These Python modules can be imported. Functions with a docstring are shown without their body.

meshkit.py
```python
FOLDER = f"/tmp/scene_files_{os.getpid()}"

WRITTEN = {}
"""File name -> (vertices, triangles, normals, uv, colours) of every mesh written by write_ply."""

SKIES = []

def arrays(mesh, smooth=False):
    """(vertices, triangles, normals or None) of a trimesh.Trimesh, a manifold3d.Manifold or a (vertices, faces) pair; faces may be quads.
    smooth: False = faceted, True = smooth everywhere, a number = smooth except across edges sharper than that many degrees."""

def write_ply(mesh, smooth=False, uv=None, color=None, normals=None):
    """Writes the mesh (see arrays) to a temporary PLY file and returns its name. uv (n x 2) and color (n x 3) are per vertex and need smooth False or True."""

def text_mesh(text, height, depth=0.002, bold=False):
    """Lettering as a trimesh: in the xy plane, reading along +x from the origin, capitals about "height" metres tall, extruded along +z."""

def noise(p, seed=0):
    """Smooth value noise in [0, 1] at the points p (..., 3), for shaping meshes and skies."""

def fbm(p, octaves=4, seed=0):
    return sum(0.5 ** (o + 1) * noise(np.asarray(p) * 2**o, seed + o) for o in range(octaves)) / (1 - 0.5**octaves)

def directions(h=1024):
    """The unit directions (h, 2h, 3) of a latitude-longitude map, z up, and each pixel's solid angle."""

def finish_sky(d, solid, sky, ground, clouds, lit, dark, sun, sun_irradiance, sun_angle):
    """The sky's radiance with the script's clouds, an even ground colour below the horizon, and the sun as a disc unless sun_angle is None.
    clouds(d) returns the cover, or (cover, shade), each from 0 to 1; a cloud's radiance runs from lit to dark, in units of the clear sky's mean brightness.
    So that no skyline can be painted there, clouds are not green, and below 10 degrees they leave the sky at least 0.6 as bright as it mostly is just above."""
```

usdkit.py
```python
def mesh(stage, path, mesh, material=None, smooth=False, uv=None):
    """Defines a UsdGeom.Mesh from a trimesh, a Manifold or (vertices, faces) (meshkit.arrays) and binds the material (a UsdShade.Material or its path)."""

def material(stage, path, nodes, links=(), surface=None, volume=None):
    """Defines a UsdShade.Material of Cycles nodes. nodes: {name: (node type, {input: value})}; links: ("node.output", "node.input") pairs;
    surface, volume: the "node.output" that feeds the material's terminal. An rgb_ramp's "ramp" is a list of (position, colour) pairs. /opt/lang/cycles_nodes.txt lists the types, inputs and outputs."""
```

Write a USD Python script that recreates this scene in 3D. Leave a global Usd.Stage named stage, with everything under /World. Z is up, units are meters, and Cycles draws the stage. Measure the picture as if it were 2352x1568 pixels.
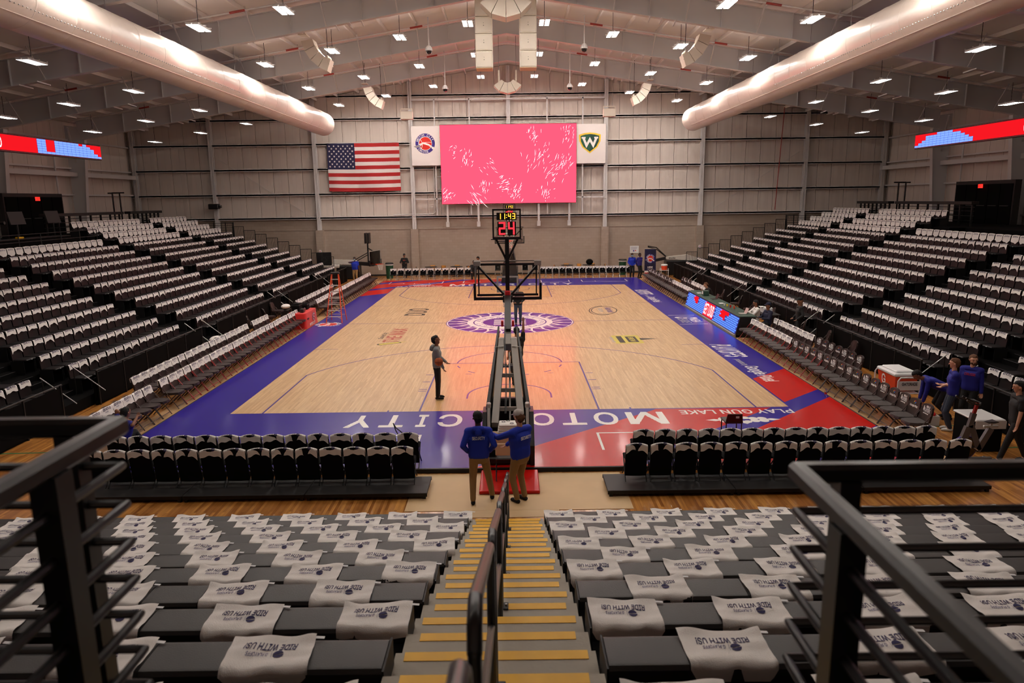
import math, random
import numpy as np, trimesh, manifold3d as m3
import shapely.geometry as sg, shapely.affinity as sa, shapely.ops as so
import usdkit, meshkit
from pxr import Usd, UsdGeom, UsdShade, UsdLux, Gf, Sdf, Vt

stage = Usd.Stage.CreateInMemory()
UsdGeom.SetStageUpAxis(stage, UsdGeom.Tokens.z)
UsdGeom.SetStageMetersPerUnit(stage, 1.0)
world = UsdGeom.Xform.Define(stage, '/World')
stage.SetDefaultPrim(world.GetPrim())
random.seed(7); RNG = np.random.default_rng(7)

# ---------------------------------------------------------------- camera, light levels
CAM = (0.1246, -32.932, 5.604); YAW, PITCH, ROLL = -.00118, -.19602, -.01349
EXPOSURE = 0.0
FIXTURE, FIXTURE_SIDE, FIXTURE_NEAR, UPLIGHT = 90.0, 6.0, 28.0, 12.0        # radiance of the high-bay lamps over the court / over the stands
SCREEN, RIBBON = 2.6, 1.25
cam = UsdGeom.Camera.Define(stage, '/World/camera')
def _rot(yaw, pitch, roll):
    cy, sy, cp, sp, cr, sr = (math.cos(yaw), math.sin(yaw), math.cos(pitch), math.sin(pitch), math.cos(roll), math.sin(roll))
    f = np.array([sy*cp, cy*cp, sp]); r = np.array([cy, -sy, 0.]); u = np.cross(r, f)
    return cr*r + sr*u, -sr*r + cr*u, f
_r, _u, _f = _rot(YAW, PITCH, ROLL)
cam.AddTransformOp().Set(Gf.Matrix4d(*_r, 0, *_u, 0, *(-_f), 0, *CAM, 1))
cam.CreateHorizontalApertureAttr(36.0); cam.CreateVerticalApertureAttr(24.0)
cam.CreateFocalLengthAttr(36.0*1637.5/2352)
cam.CreateFStopAttr(2.8); cam.CreateFocusDistanceAttr(20.0)
cam.CreateExposureAttr(EXPOSURE)
cam.CreateClippingRangeAttr(Gf.Vec2f(0.05, 500))

# ---------------------------------------------------------------- helpers
PI = math.pi
def lin(*c):
    return tuple((x/255/12.92 if x/255 <= .04045 else ((x/255+.055)/1.055)**2.4) for x in c)
LOOKS = {}
def mat(name, col, rough=.5, metal=0., var=0., scale=6., bump=0., bscale=60., coat=0., crough=.1, emit=0., ecol=None, spec=.5, sheen=0., stretch=None):
    """A principled material; var mottles its colour with object-space noise, bump roughens it."""
    n, l = {'p': ('principled_bsdf', {'base_color': col, 'roughness': rough, 'metallic': metal, 'specular_ior_level': spec, 'coat_weight': coat, 'coat_roughness': crough, 'sheen_weight': sheen})}, []
    if emit:
        n['p'][1]['emission_color'] = ecol or col; n['p'][1]['emission_strength'] = emit
    if var or bump:
        n['g'] = ('geometry', {})
        src = 'g.position'
        if stretch:
            n['mp'] = ('mapping', {'scale': stretch}); l.append((src, 'mp.vector')); src = 'mp.vector'
    if var:
        n['nz'] = ('noise_texture', {'scale': scale, 'detail': 4.}); l.append((src, 'nz.vector'))
        n['rm'] = ('rgb_ramp', {'ramp': [(.25, tuple(c*(1-var) for c in col)), (.75, tuple(min(1, c*(1+var)) for c in col))]})
        l += [('nz.fac', 'rm.fac'), ('rm.color', 'p.base_color')]
    if bump:
        n['nb'] = ('noise_texture', {'scale': bscale, 'detail': 3.}); l.append((src, 'nb.vector'))
        n['b'] = ('bump', {'strength': bump, 'distance': .01}); l += [('nb.fac', 'b.height'), ('b.normal', 'p.normal')]
    LOOKS[name] = usdkit.material(stage, '/World/Looks/' + name, n, l, surface='p.BSDF')
    return LOOKS[name]
USED = {}
def numbered(parent, name):
    k = (parent, name); i = USED.get(k, 0); USED[k] = i + 1
    return f'{parent}/{name}' + (f'_{i:03d}' if i else '')
def tag(prim, label=None, cat=None, group=None, kind=None):
    for k, v in (('label', label), ('category', cat), ('group', group), ('kind', kind)):
        if v: prim.SetCustomDataByKey(k, v)
    return prim
def place(x, loc=(0, 0, 0), rz=0., scale=None):
    x.AddTranslateOp().Set(Gf.Vec3d(*map(float, loc)))
    if rz: x.AddRotateZOp().Set(math.degrees(rz))
    if scale: x.AddScaleOp().Set(Gf.Vec3f(*scale))
def thing(name, label, cat, loc=(0, 0, 0), rz=0., group=None, kind=None):
    x = UsdGeom.Xform.Define(stage, numbered('/World', name)); place(x, loc, rz)
    return tag(x.GetPrim(), label, cat, group, kind)
def klass(name):
    """An abstract class prim that holds the parts of a kind of thing; copies refer to it."""
    return stage.CreateClassPrim('/World/' + name)
def copy(proto, name, label, cat, loc, rz=0., group=None, scale=None):
    x = UsdGeom.Xform.Define(stage, numbered('/World', name)); place(x, loc, rz, scale)
    p = x.GetPrim(); p.GetReferences().AddInternalReference(proto.GetPath()); p.SetInstanceable(True)
    return tag(p, label, cat, group)
def obj(name, g, m, parent=None, label=None, smooth=35, kind=None):
    base = '/World' if parent is None else str(parent.GetPath())
    me = usdkit.mesh(stage, numbered(base, name), g.done() if isinstance(g, G) else g, LOOKS[m], smooth=smooth)
    p = me.GetPrim()
    if label: p.SetCustomDataByKey('label', label)
    if kind: p.SetCustomDataByKey('kind', kind)
    return p
def single(name, label, cat, g, m, group=None, smooth=35, kind=None):
    return tag(obj(name, g, m, None, None, smooth), label, cat, group, kind)

BOXF = np.array([[0, 2, 3], [0, 3, 1], [4, 5, 7], [4, 7, 6], [0, 1, 5], [0, 5, 4], [2, 6, 7], [2, 7, 3], [0, 4, 6], [0, 6, 2], [1, 3, 7], [1, 7, 5]])
def nrm(v): v = np.asarray(v, float); return v/np.linalg.norm(v)
class G:
    """Collects shapes into one mesh."""
    def __init__(s): s.v, s.f, s.n = [], [], 0
    def add(s, v, f):
        v, f = np.asarray(v, float), np.asarray(f, int)
        s.v.append(v); s.f.append(f + s.n); s.n += len(v); return s
    def box(s, x0, x1, y0, y1, z0, z1):
        return s.add([(x, y, z) for z in sorted((z0, z1)) for y in sorted((y0, y1)) for x in sorted((x0, x1))], BOXF)
    def bar(s, p, q, w, h=None, up=(0, 0, 1)):
        """A beam of w (sideways) by h (along up) from p to q."""
        h = h or w; p, q = np.array(p, float), np.array(q, float); d = nrm(q-p)
        if abs(d @ nrm(up)) > .98: up = (0, 1, 0)
        sd = nrm(np.cross(d, up)); u = np.cross(sd, d)
        v = [a + sd*i*w/2 + u*j*h/2 for a in (p, q) for j in (-1, 1) for i in (-1, 1)]
        f = BOXF if np.linalg.det(np.array([sd, u, d])) > 0 else BOXF[:, ::-1]
        return s.add(v, f)
    def tube(s, path, r, n=8, cap=True):
        path = [np.array(p, float) for p in path]; m = len(path); rr = r if np.ndim(r) else [r]*m
        vs = []; ref = None
        for i, p in enumerate(path):
            t = nrm((path[min(i+1, m-1)] - path[max(i-1, 0)]))
            if ref is None: ref = np.array([0, 0, 1.]) if abs(t[2]) < .9 else np.array([1., 0, 0])
            a = ref - t*(ref @ t); a = nrm(a); ref = a; b = np.cross(t, a)
            vs += [p + rr[i]*(math.cos(2*PI*k/n)*a + math.sin(2*PI*k/n)*b) for k in range(n)]
        f = []
        for i in range(m-1):
            for k in range(n):
                a, b, c, d = i*n+k, i*n+(k+1) % n, (i+1)*n+(k+1) % n, (i+1)*n+k
                f += [(a, b, c), (a, c, d)]
        if cap:
            f += [(0, k+1, k) for k in range(1, n-1)] + [((m-1)*n, (m-1)*n+k, (m-1)*n+k+1) for k in range(1, n-1)]
        return s.add(vs, f)
    def lathe(s, prof, c=(0, 0, 0), n=24, axis=2):
        """prof: (radius, height) pairs, spun about the z axis (or x, y) through c."""
        vs = [(r*math.cos(2*PI*k/n), r*math.sin(2*PI*k/n), z) for r, z in prof for k in range(n)]
        vs = np.array(vs)
        if axis == 0: vs = vs[:, [2, 0, 1]]
        if axis == 1: vs = vs[:, [1, 2, 0]]
        f = []
        for i in range(len(prof)-1):
            for k in range(n):
                a, b, c_, d = i*n+k, i*n+(k+1) % n, (i+1)*n+(k+1) % n, (i+1)*n+k
                f += [(a, b, c_), (a, c_, d)]
        return s.add(vs + np.array(c, float), f)
    def prism(s, poly, z0, z1, mtx=None):
        """A shapely polygon (or list of points) from z0 to z1, moved by the 4x4 matrix."""
        poly = poly if hasattr(poly, 'geom_type') else sg.Polygon(poly)
        for g in getattr(poly, 'geoms', [poly]):
            if g.is_empty or g.area < 1e-9: continue
            t = trimesh.creation.extrude_polygon(g, z1-z0, engine='earcut'); v = np.array(t.vertices) + [0, 0, z0]
            s.tm(v, t.faces, mtx)
        return s
    def tm(s, v, f, mtx=None):
        v = np.asarray(v, float); f = np.asarray(f)
        if mtx is not None:
            v = v @ mtx[:3, :3].T + mtx[:3, 3]
            if np.linalg.det(mtx[:3, :3]) < 0: f = f[:, ::-1]
        return s.add(v, f)
    def rbox(s, cx, cy, cz, sx, sy, sz, r=.02, mtx=None):
        """A box with chamfered edges."""
        hx, hy, hz = sx/2, sy/2, sz/2; r = min(r, hx*.9, hy*.9, hz*.9)
        p = [(i*(hx-a*r), j*(hy-b*r), k*(hz-c*r)) for i in (-1, 1) for j in (-1, 1) for k in (-1, 1) for a, b, c in ((0, 1, 1), (1, 0, 1), (1, 1, 0))]
        h = trimesh.convex.convex_hull(np.array(p))
        return s.tm(np.array(h.vertices) + [cx, cy, cz], h.faces, mtx)
    def ball(s, c, r, n=2, sc=(1, 1, 1)):
        b = trimesh.creation.icosphere(n, 1.0)
        return s.add(np.array(b.vertices)*np.array(sc)*r + np.array(c), b.faces)
    def hull(s, pts):
        h = trimesh.convex.convex_hull(np.array(pts, float)); return s.add(h.vertices, h.faces)
    def grid(s, P):
        """P: rows x columns x 3 points as a sheet."""
        P = np.asarray(P, float); a, b = P.shape[:2]
        i = np.arange(a*b).reshape(a, b)
        q = np.stack([i[:-1, :-1], i[:-1, 1:], i[1:, 1:], i[1:, :-1]], -1).reshape(-1, 4)
        return s.add(P.reshape(-1, 3), np.vstack([q[:, [0, 1, 2]], q[:, [0, 2, 3]]]))
    def move(s, mtx):
        v, f = s.done(); s.__init__(); return s.tm(v, f, mtx)
    def done(s): return np.vstack(s.v), np.vstack(s.f)
def mtx(loc=(0, 0, 0), X=(1, 0, 0), Y=(0, 1, 0), Z=None, sc=1.):
    m = np.eye(4); X, Y = np.array(X, float), np.array(Y, float)
    m[:3, 0], m[:3, 1], m[:3, 2], m[:3, 3] = X*sc, Y*sc, (np.cross(X, Y) if Z is None else np.array(Z, float)), loc
    return m
def rotz(a, loc=(0, 0, 0)):
    return mtx(loc, (math.cos(a), math.sin(a), 0), (-math.sin(a), math.cos(a), 0))
_T = {}
def text(t, h, depth=.002, bold=True, width=None, centre=True, slant=0.):
    """Lettering in the xy plane: capitals h tall, squeezed to the width if one is given."""
    k = (t, bold)
    if k not in _T: _T[k] = meshkit.text_mesh(t, 1.0, 1.0, bold)
    m = _T[k]; v = np.array(m.vertices); b0, b1 = v[:, 0].min(), v[:, 0].max()
    s = h if width is None else width/(b1-b0)
    v = np.c_[(v[:, 0]-b0)*s + slant*v[:, 1]*h, v[:, 1]*h, v[:, 2]*depth]
    if centre: v[:, 0] -= (b1-b0)*s/2
    return v, np.array(m.faces)
def ring(r0, r1, n=64, c=(0, 0)):
    return sg.Point(c).buffer(r1, n//4).difference(sg.Point(c).buffer(r0, n//4))
def strip(pts, w, **k): return sg.LineString(pts).buffer(w/2, cap_style=2, join_style=2, **k)
def arc(cx, cy, r, a0, a1, n=40): return [(cx+r*math.cos(a), cy+r*math.sin(a)) for a in np.linspace(a0, a1, n)]
# ---------------------------------------------------------------- materials
def wood(name, c1, c2, c3, rough, board=.057, length=1.1, coat=.3, crough=.12, vary=1.):
    n = {'g': ('geometry', {}), 'mp': ('mapping', {'rotation': (0, 0, PI/2)}),
         'br': ('brick_texture', {'color1': c1, 'color2': c2, 'mortar': tuple(x*.55 for x in c1), 'scale': 1., 'mortar_size': .0012, 'mortar_smooth': .3, 'bias': 0., 'brick_width': length, 'row_height': board, 'offset': .37, 'offset_frequency': 3}),
         'm2': ('mapping', {'scale': (9., .55, 1.)}), 'nz': ('noise_texture', {'scale': 1.6, 'detail': 5., 'roughness': .62}),
         'rm': ('rgb_ramp', {'ramp': [(.35, (1, 1, 1)), (.72, c3)]}),
         'mx': ('mix', {'mix_type': 'multiply', 'fac': .9*vary}),
         'm3': ('mapping', {'scale': (40., 1.2, 1.)}), 'n3': ('noise_texture', {'scale': 2., 'detail': 3.}),
         'b': ('bump', {'strength': .05, 'distance': .004}),
         'p': ('principled_bsdf', {'roughness': rough, 'coat_weight': coat, 'coat_roughness': crough})}
    l = [('g.position', 'mp.vector'), ('mp.vector', 'br.vector'), ('g.position', 'm2.vector'), ('m2.vector', 'nz.vector'), ('nz.fac', 'rm.fac'),
         ('br.color', 'mx.color1'), ('rm.color', 'mx.color2'), ('mx.color', 'p.base_color'), ('g.position', 'm3.vector'), ('m3.vector', 'n3.vector'), ('n3.fac', 'b.height'), ('b.normal', 'p.normal')]
    LOOKS[name] = usdkit.material(stage, '/World/Looks/' + name, n, l, surface='p.BSDF')
wood('maple', lin(226, 192, 146), lin(206, 168, 122), (.80, .70, .58), .38)
wood('key_maple', lin(222, 178, 118), lin(210, 162, 104), (.84, .74, .6), .36)
wood('pale_maple', lin(214, 176, 128), lin(196, 156, 108), (.82, .72, .6), .4)
wood('honey_wood', lin(222, 160, 84), lin(160, 100, 42), (.55, .42, .3), .30, board=.06, length=.9, coat=.5)
def painted(name, col, rough=.3):
    """Paint over court boards: the board joints still show in its gloss."""
    n = {'g': ('geometry', {}), 'mp': ('mapping', {'rotation': (0, 0, PI/2)}),
         'br': ('brick_texture', {'color1': (1, 1, 1), 'color2': (.92, .92, .92), 'mortar': (.0, .0, .0), 'scale': 1., 'mortar_size': .0016, 'mortar_smooth': .4, 'brick_width': 1.1, 'row_height': .057, 'offset': .37, 'offset_frequency': 3}),
         'm3': ('mapping', {'scale': (9., .8, 1.)}), 'n3': ('noise_texture', {'scale': 2.5, 'detail': 2.}),
         'mh': ('math', {'math_type': 'multiply_add', 'value2': .5}),
         'b': ('bump', {'strength': .12, 'distance': .004}),
         'p': ('principled_bsdf', {'base_color': col, 'roughness': rough, 'specular_ior_level': .2, 'coat_weight': .16, 'coat_roughness': .10})}
    l = [('g.position', 'mp.vector'), ('mp.vector', 'br.vector'), ('g.position', 'm3.vector'), ('m3.vector', 'n3.vector'), ('n3.fac', 'mh.value1'), ('br.color', 'mh.value3'), ('mh.value', 'b.height'), ('b.normal', 'p.normal'), ('b.normal', 'p.coat_normal')]
    LOOKS[name] = usdkit.material(stage, '/World/Looks/' + name, n, l, surface='p.BSDF')
painted('court_blue', lin(44, 30, 142)); painted('court_red', lin(196, 16, 8)); painted('court_white', lin(236, 232, 226))
painted('line_blue', lin(78, 62, 140)); painted('court_black', lin(48, 40, 38)); painted('court_yellow', lin(214, 196, 84)); painted('court_grey', lin(170, 168, 170))
painted('decal_red', lin(176, 66, 56)); painted('decal_brown', lin(150, 112, 92))
mat('tan_cover', lin(205, 172, 126), .55, var=.06, scale=1.5, bump=.1, bscale=8)
# the building
mat('ceiling_white', lin(226, 220, 214), .8, var=.03, scale=.7)
mat('frame_grey', lin(206, 204, 204), .55, var=.02, scale=1.)
mat('steel_white', lin(206, 202, 200), .5)
mat('pipe_red', lin(150, 40, 30), .4)
def ribbed(name, col):
    n = {'g': ('geometry', {}), 'wv': ('wave_texture', {'wave_type': 'bands', 'bands_direction': 'diagonal', 'profile': 'tri', 'scale': 1.15, 'detail': 0., 'distortion': 0.}),
         'mp': ('mapping', {'scale': (1., 1., 0.)}), 'b': ('bump', {'strength': .35, 'distance': .02}),
         'rm': ('rgb_ramp', {'ramp': [(.0, tuple(c*.93 for c in col)), (.12, col), (1., col)]}),
         'p': ('principled_bsdf', {'roughness': .6})}
    l = [('g.position', 'mp.vector'), ('mp.vector', 'wv.vector'), ('wv.fac', 'b.height'), ('b.normal', 'p.normal'), ('wv.fac', 'rm.fac'), ('rm.color', 'p.base_color')]
    LOOKS[name] = usdkit.material(stage, '/World/Looks/' + name, n, l, surface='p.BSDF')
ribbed('wall_panel', lin(208, 196, 186))
n = {'g': ('geometry', {}), 'mp': ('mapping', {'rotation': (PI/2, 0, 0)}),
     'br': ('brick_texture', {'color1': lin(166, 150, 136), 'color2': lin(160, 144, 130), 'mortar': lin(150, 134, 120), 'scale': 1., 'mortar_size': .006, 'brick_width': .406, 'row_height': .203}),
     'b': ('bump', {'strength': .15, 'distance': .01}), 'p': ('principled_bsdf', {'roughness': .75})}
LOOKS['masonry'] = usdkit.material(stage, '/World/Looks/masonry', n, [('g.position', 'mp.vector'), ('mp.vector', 'br.vector'), ('br.color', 'p.base_color'), ('br.fac', 'b.height'), ('b.normal', 'p.normal')], surface='p.BSDF')
mat('base_black', lin(24, 22, 22), .6)
mat('duct_paint', lin(226, 212, 200), .38, var=.03, scale=.8, bump=.03, bscale=3, coat=.35, crough=.22)
mat('cable_grey', lin(120, 118, 116), .5); mat('cable_black', lin(16, 15, 15), .5)
mat('lamp_body', lin(210, 208, 206), .4)
for nm, st in (('lamp_glow', FIXTURE), ('lamp_glow_side', FIXTURE_SIDE), ('lamp_glow_near', FIXTURE_NEAR), ('lamp_uplight', UPLIGHT)):
    LOOKS[nm] = usdkit.material(stage, '/World/Looks/' + nm, {'e': ('emission', {'color': (1., .93, .86), 'strength': st})}, [], surface='e.emission')
mat('speaker_cream', lin(232, 222, 206), .55, var=.02, scale=3.); mat('speaker_tan', lin(214, 176, 140), .6); mat('speaker_dark', lin(150, 144, 132), .6)
mat('camera_white', lin(226, 224, 222), .35); mat('dome_dark', lin(20, 16, 18), .08, coat=1.)
mat('sign_white', lin(232, 224, 220), .5); mat('logo_blue', lin(52, 30, 128), .5); mat('logo_red', lin(214, 34, 16), .5); mat('logo_white', lin(240, 236, 232), .5)
mat('logo_green', lin(16, 84, 60), .5); mat('logo_dark_green', lin(10, 62, 50), .5); mat('logo_yellow', lin(240, 206, 60), .5); mat('logo_grey', lin(150, 140, 150), .5)
mat('flag_red', lin(172, 24, 28), .8, sheen=.2); mat('flag_white', lin(222, 212, 208), .8, sheen=.2); mat('flag_blue', lin(26, 24, 66), .8, sheen=.2)
mat('black_metal', lin(20, 19, 19), .42, metal=.3); mat('black_paint', lin(17, 16, 16), .5); mat('rail_black', lin(10, 9, 10), .34, coat=.3, crough=.25)
mat('black_cloth', lin(11, 10, 10), .9, spec=.15); mat('stand_black', lin(9, 8, 8), .85, spec=.08); mat('tread_grey', lin(44, 42, 42), .6)
mat('chair_black', lin(14, 10, 10), .5, spec=.25); mat('vinyl_brown', lin(46, 34, 32), .38, bump=.1, bscale=90); mat('vinyl_grey', lin(70, 64, 62), .45, bump=.1, bscale=90)
mat('red_frame', lin(150, 20, 18), .4); mat('brown_frame', lin(56, 34, 30), .4); mat('silver_frame', lin(168, 166, 164), .35, metal=.6)
mat('towel_white', lin(234, 228, 222), .9, bump=.25, bscale=160, sheen=.3); mat('print_navy', lin(44, 38, 84), .8); mat('print_pale', lin(122, 116, 150), .8)
mat('bench_grey', lin(44, 41, 39), .5, var=.12, scale=5, bump=.15, bscale=120); mat('bench_dark', lin(18, 17, 17), .6)
mat('concrete', lin(166, 158, 144), .75, var=.10, scale=2.5, bump=.15, bscale=30); mat('nosing_yellow', lin(236, 178, 20), .55, var=.06, scale=5)
mat('exit_red', (1., .03, .02), .5, emit=1.5, ecol=(1., .03, .02))
mat('screen_dark', lin(14, 13, 14), .3)
mat('label_white', lin(225, 225, 225), .6); mat('label_red', lin(196, 40, 36), .6)
for nm, c, st in (('led_blue', (.10, .24, 1.), 1.25), ('led_pale', (.17, .30, .92), 1.25), ('led_red', (.80, .008, .014), .95), ('led_line', (.05, .055, .32), .8), ('led_white', (.95, .93, 1.), 1.1), ('digit_red', (1., .02, .03), 2.6), ('digit_amber', (1., .46, .04), 2.3)):
    LOOKS[nm] = usdkit.material(stage, '/World/Looks/' + nm, {'e': ('emission', {'color': c, 'strength': st*(RIBBON if nm.startswith('led') else 1)})}, [], surface='e.emission')
# the big screen: scratched pink picture
n = {'g': ('geometry', {}), 'm1': ('mapping', {'rotation': (0, .25, 0), 'scale': (3.4, 1., .9)}), 'n1': ('noise_texture', {'scale': 1.5, 'detail': 7., 'roughness': .72, 'distortion': 1.2}),
     'm2': ('mapping', {'scale': (.5, 1., .5)}), 'n2': ('noise_texture', {'scale': 1.1, 'detail': 3.}),
     'ad': ('math', {'math_type': 'multiply_add', 'value2': .55}), 'rm': ('rgb_ramp', {'ramp': [(0., (1., .045, .085)), (.985, (1., .045, .085)), (1., (1., .4, .45))]}),
     'mr': ('map_range', {'from_min': .72, 'from_max': 1.03, 'clamp': True}), 'e': ('emission', {'strength': SCREEN})}
LOOKS['screen_pink'] = usdkit.material(stage, '/World/Looks/screen_pink', n, [('g.position', 'm1.vector'), ('m1.vector', 'n1.vector'), ('g.position', 'm2.vector'), ('m2.vector', 'n2.vector'), ('n2.fac', 'ad.value1'), ('n1.fac', 'ad.value3'), ('ad.value', 'mr.value'), ('mr.result', 'rm.fac'), ('rm.color', 'e.color')], surface='e.emission')
mat('scratch_white', (1, .8, .84), .5, emit=SCREEN, ecol=(1., .8, .85))
# glass pane: mostly clear, mirrors at grazing angles
LOOKS['pane_clear'] = usdkit.material(stage, '/World/Looks/pane_clear', {'t': ('transparent_bsdf', {'color': (.96, .97, .96)}), 'g': ('glossy_bsdf', {'color': (1, 1, 1), 'roughness': .03}), 'f': ('fresnel', {'IOR': 1.45}), 'x': ('mix_closure', {})}, [('f.fac', 'x.fac'), ('t.BSDF', 'x.closure1'), ('g.BSDF', 'x.closure2')], surface='x.closure')
# ---------------------------------------------------------------- the hall
WX, YB, YF = 28.8, 22.8, -37.0           # side walls, far end wall, wall behind the camera
def zroof(x): return 15.45 - .155*abs(x)
def zflange(x): return 14.3 - .163*abs(x)
FRAMES = [15.0, 7.5, 0., -7.5, -15., -22.5, -30.]
def struct(name, label, kind='structure'):
    x = UsdGeom.Xform.Define(stage, numbered('/World', name)); return tag(x.GetPrim(), label, None, None, kind)
fl = obj('floor', G().box(-WX, WX, YF, YB, -.4, -.1), 'honey_wood'); tag(fl, 'honey maple strip floor of the hall around the raised court', kind='structure')
# ceiling: roof deck, purlins, frames with web, flanges, stiffeners and braces
ce = struct('ceiling', 'white insulated gable roof with tapered steel frames')
for s in (-1, 1):
    g = G(); y0, y1 = YF, YB+.3
    g.add([(0, y0, zroof(0)), (s*(WX+.3), y0, zroof(WX+.3)), (s*(WX+.3), y1, zroof(WX+.3)), (0, y1, zroof(0)),
           (0, y0, zroof(0)+.25), (s*(WX+.3), y0, zroof(WX+.3)+.25), (s*(WX+.3), y1, zroof(WX+.3)+.25), (0, y1, zroof(0)+.25)],
          [[0, 1, 2], [0, 2, 3], [4, 6, 5], [4, 7, 6], [1, 5, 6], [1, 6, 2], [0, 3, 7], [0, 7, 4]] if s > 0 else [[0, 2, 1], [0, 3, 2], [4, 5, 6], [4, 6, 7], [1, 6, 5], [1, 2, 6], [0, 7, 3], [0, 4, 7]])
    obj('roof_deck', g, 'ceiling_white', ce, smooth=False)
    for x in np.arange(1.5, 28.5, 1.6):
        obj('purlin', G().box(s*x-.035, s*x+.035, YF, YB, zroof(x)-.20, zroof(x)-.01), 'ceiling_white', ce, smooth=False)
for y in FRAMES:
    for s in (-1, 1):
        xs = np.linspace(0, 27.9, 6)
        top = [(x, zroof(x)-.2) for x in xs]; bot = [(x, zflange(x)) for x in xs]
        wm = mtx((0, y+.01, 0), (s, 0, 0), (0, 0, 1), (0, 1, 0))
        obj('rafter_web', G().prism(top + bot[::-1], -.01, .01, wm), 'frame_grey', ce, smooth=False)
        g = G()
        for pts in (top, bot):
            g.bar((s*pts[0][0], y, pts[0][1]), (s*pts[-1][0], y, pts[-1][1]), .26, .03)
        obj('rafter_flange', g, 'steel_white', ce, smooth=False)
        g = G()
        for x in np.arange(3.1, 27, 3.1):
            g.box(s*x-.012, s*x+.012, y-.12, y+.12, zflange(x), zroof(x)-.2)
        obj('stiffener', g, 'frame_grey', ce, smooth=False)
        g = G()
        for x in np.arange(1.55, 27.5, 3.1):
            for d in (-1, 1):
                g.bar((s*x, y+d*.1, zflange(x)+.02), (s*x, y+d*1.15, zroof(x)-.14), .05)
        obj('flange_brace', g, 'steel_white', ce, smooth=False, kind='stuff')
    g = G()
    for s in (-1, 1):
        g.tube([(0, y-1.6, zroof(0)-.42), (s*27.5, y-1.6, zroof(27.5)-.42)], .035, 6)
    obj('sprinkler_pipe', g, 'steel_white', ce)
    g = G()
    for s in (-1, 1):
        for x in (4.6, 11.0, 16.9, 22.6):
            g.tube([(s*(x-.32), y-1.6, zroof(x-.32)-.42), (s*(x+.32), y-1.6, zroof(x+.32)-.42)], .048, 8)
    obj('pipe_sleeve', g, 'pipe_red', ce)
    g = G()
    for s in (-1, 1):
        for x in (6.2, 6.7, 7.3, 13.6, 14.3, 20.4, 21.2, 23.8):
            g.bar((s*x, y-.35, zflange(x)-.05), (s*(x+.1), y+.75, zflange(x)-.05), .06, .05)
    obj('cable_tray', g, 'steel_white', ce, smooth=False)
# far end wall
wb = struct('wall_back', 'far end wall of pale ribbed metal panels above a taupe block base')
prof = [(-WX, 4.35), (WX, 4.35), (WX, zroof(WX)), (0, zroof(0)), (-WX, zroof(WX))]
XZ = mtx((0, YB, 0), (1, 0, 0), (0, 0, 1), (0, -1, 0))
for a, b in zip((-WX, -22.4, -14.6, -7.3, 0, 7.3, 14.6, 22.4), (-22.4, -14.6, -7.3, 0, 7.3, 14.6, 22.4, WX)):
    n_ = max(1, round((b-a)/1.06))
    for k in range(n_):
        xa, xb = a+(b-a)*k/n_+.012, a+(b-a)*(k+1)/n_-.012
        poly = [(xa, 4.35), (xb, 4.35), (xb, zroof(xb)-.02), (xa, zroof(xa)-.02)]
        if xa < 0 < xb: poly.insert(3, (0, zroof(0)-.02))
        obj('wall_panel', G().prism(poly, -.1, 0, XZ), 'wall_panel', wb, smooth=False)
obj('backing', G().prism(prof, -.3, -.101, XZ), 'steel_white', wb, smooth=False)
obj('block_base', G().box(-WX, WX, YB-.05, YB+.3, -.1, 3.5), 'masonry', wb, smooth=False)
obj('block_upper', G().box(-WX, WX, YB-.02, YB+.3, 3.5, 4.3), 'masonry', wb, smooth=False)
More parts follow.
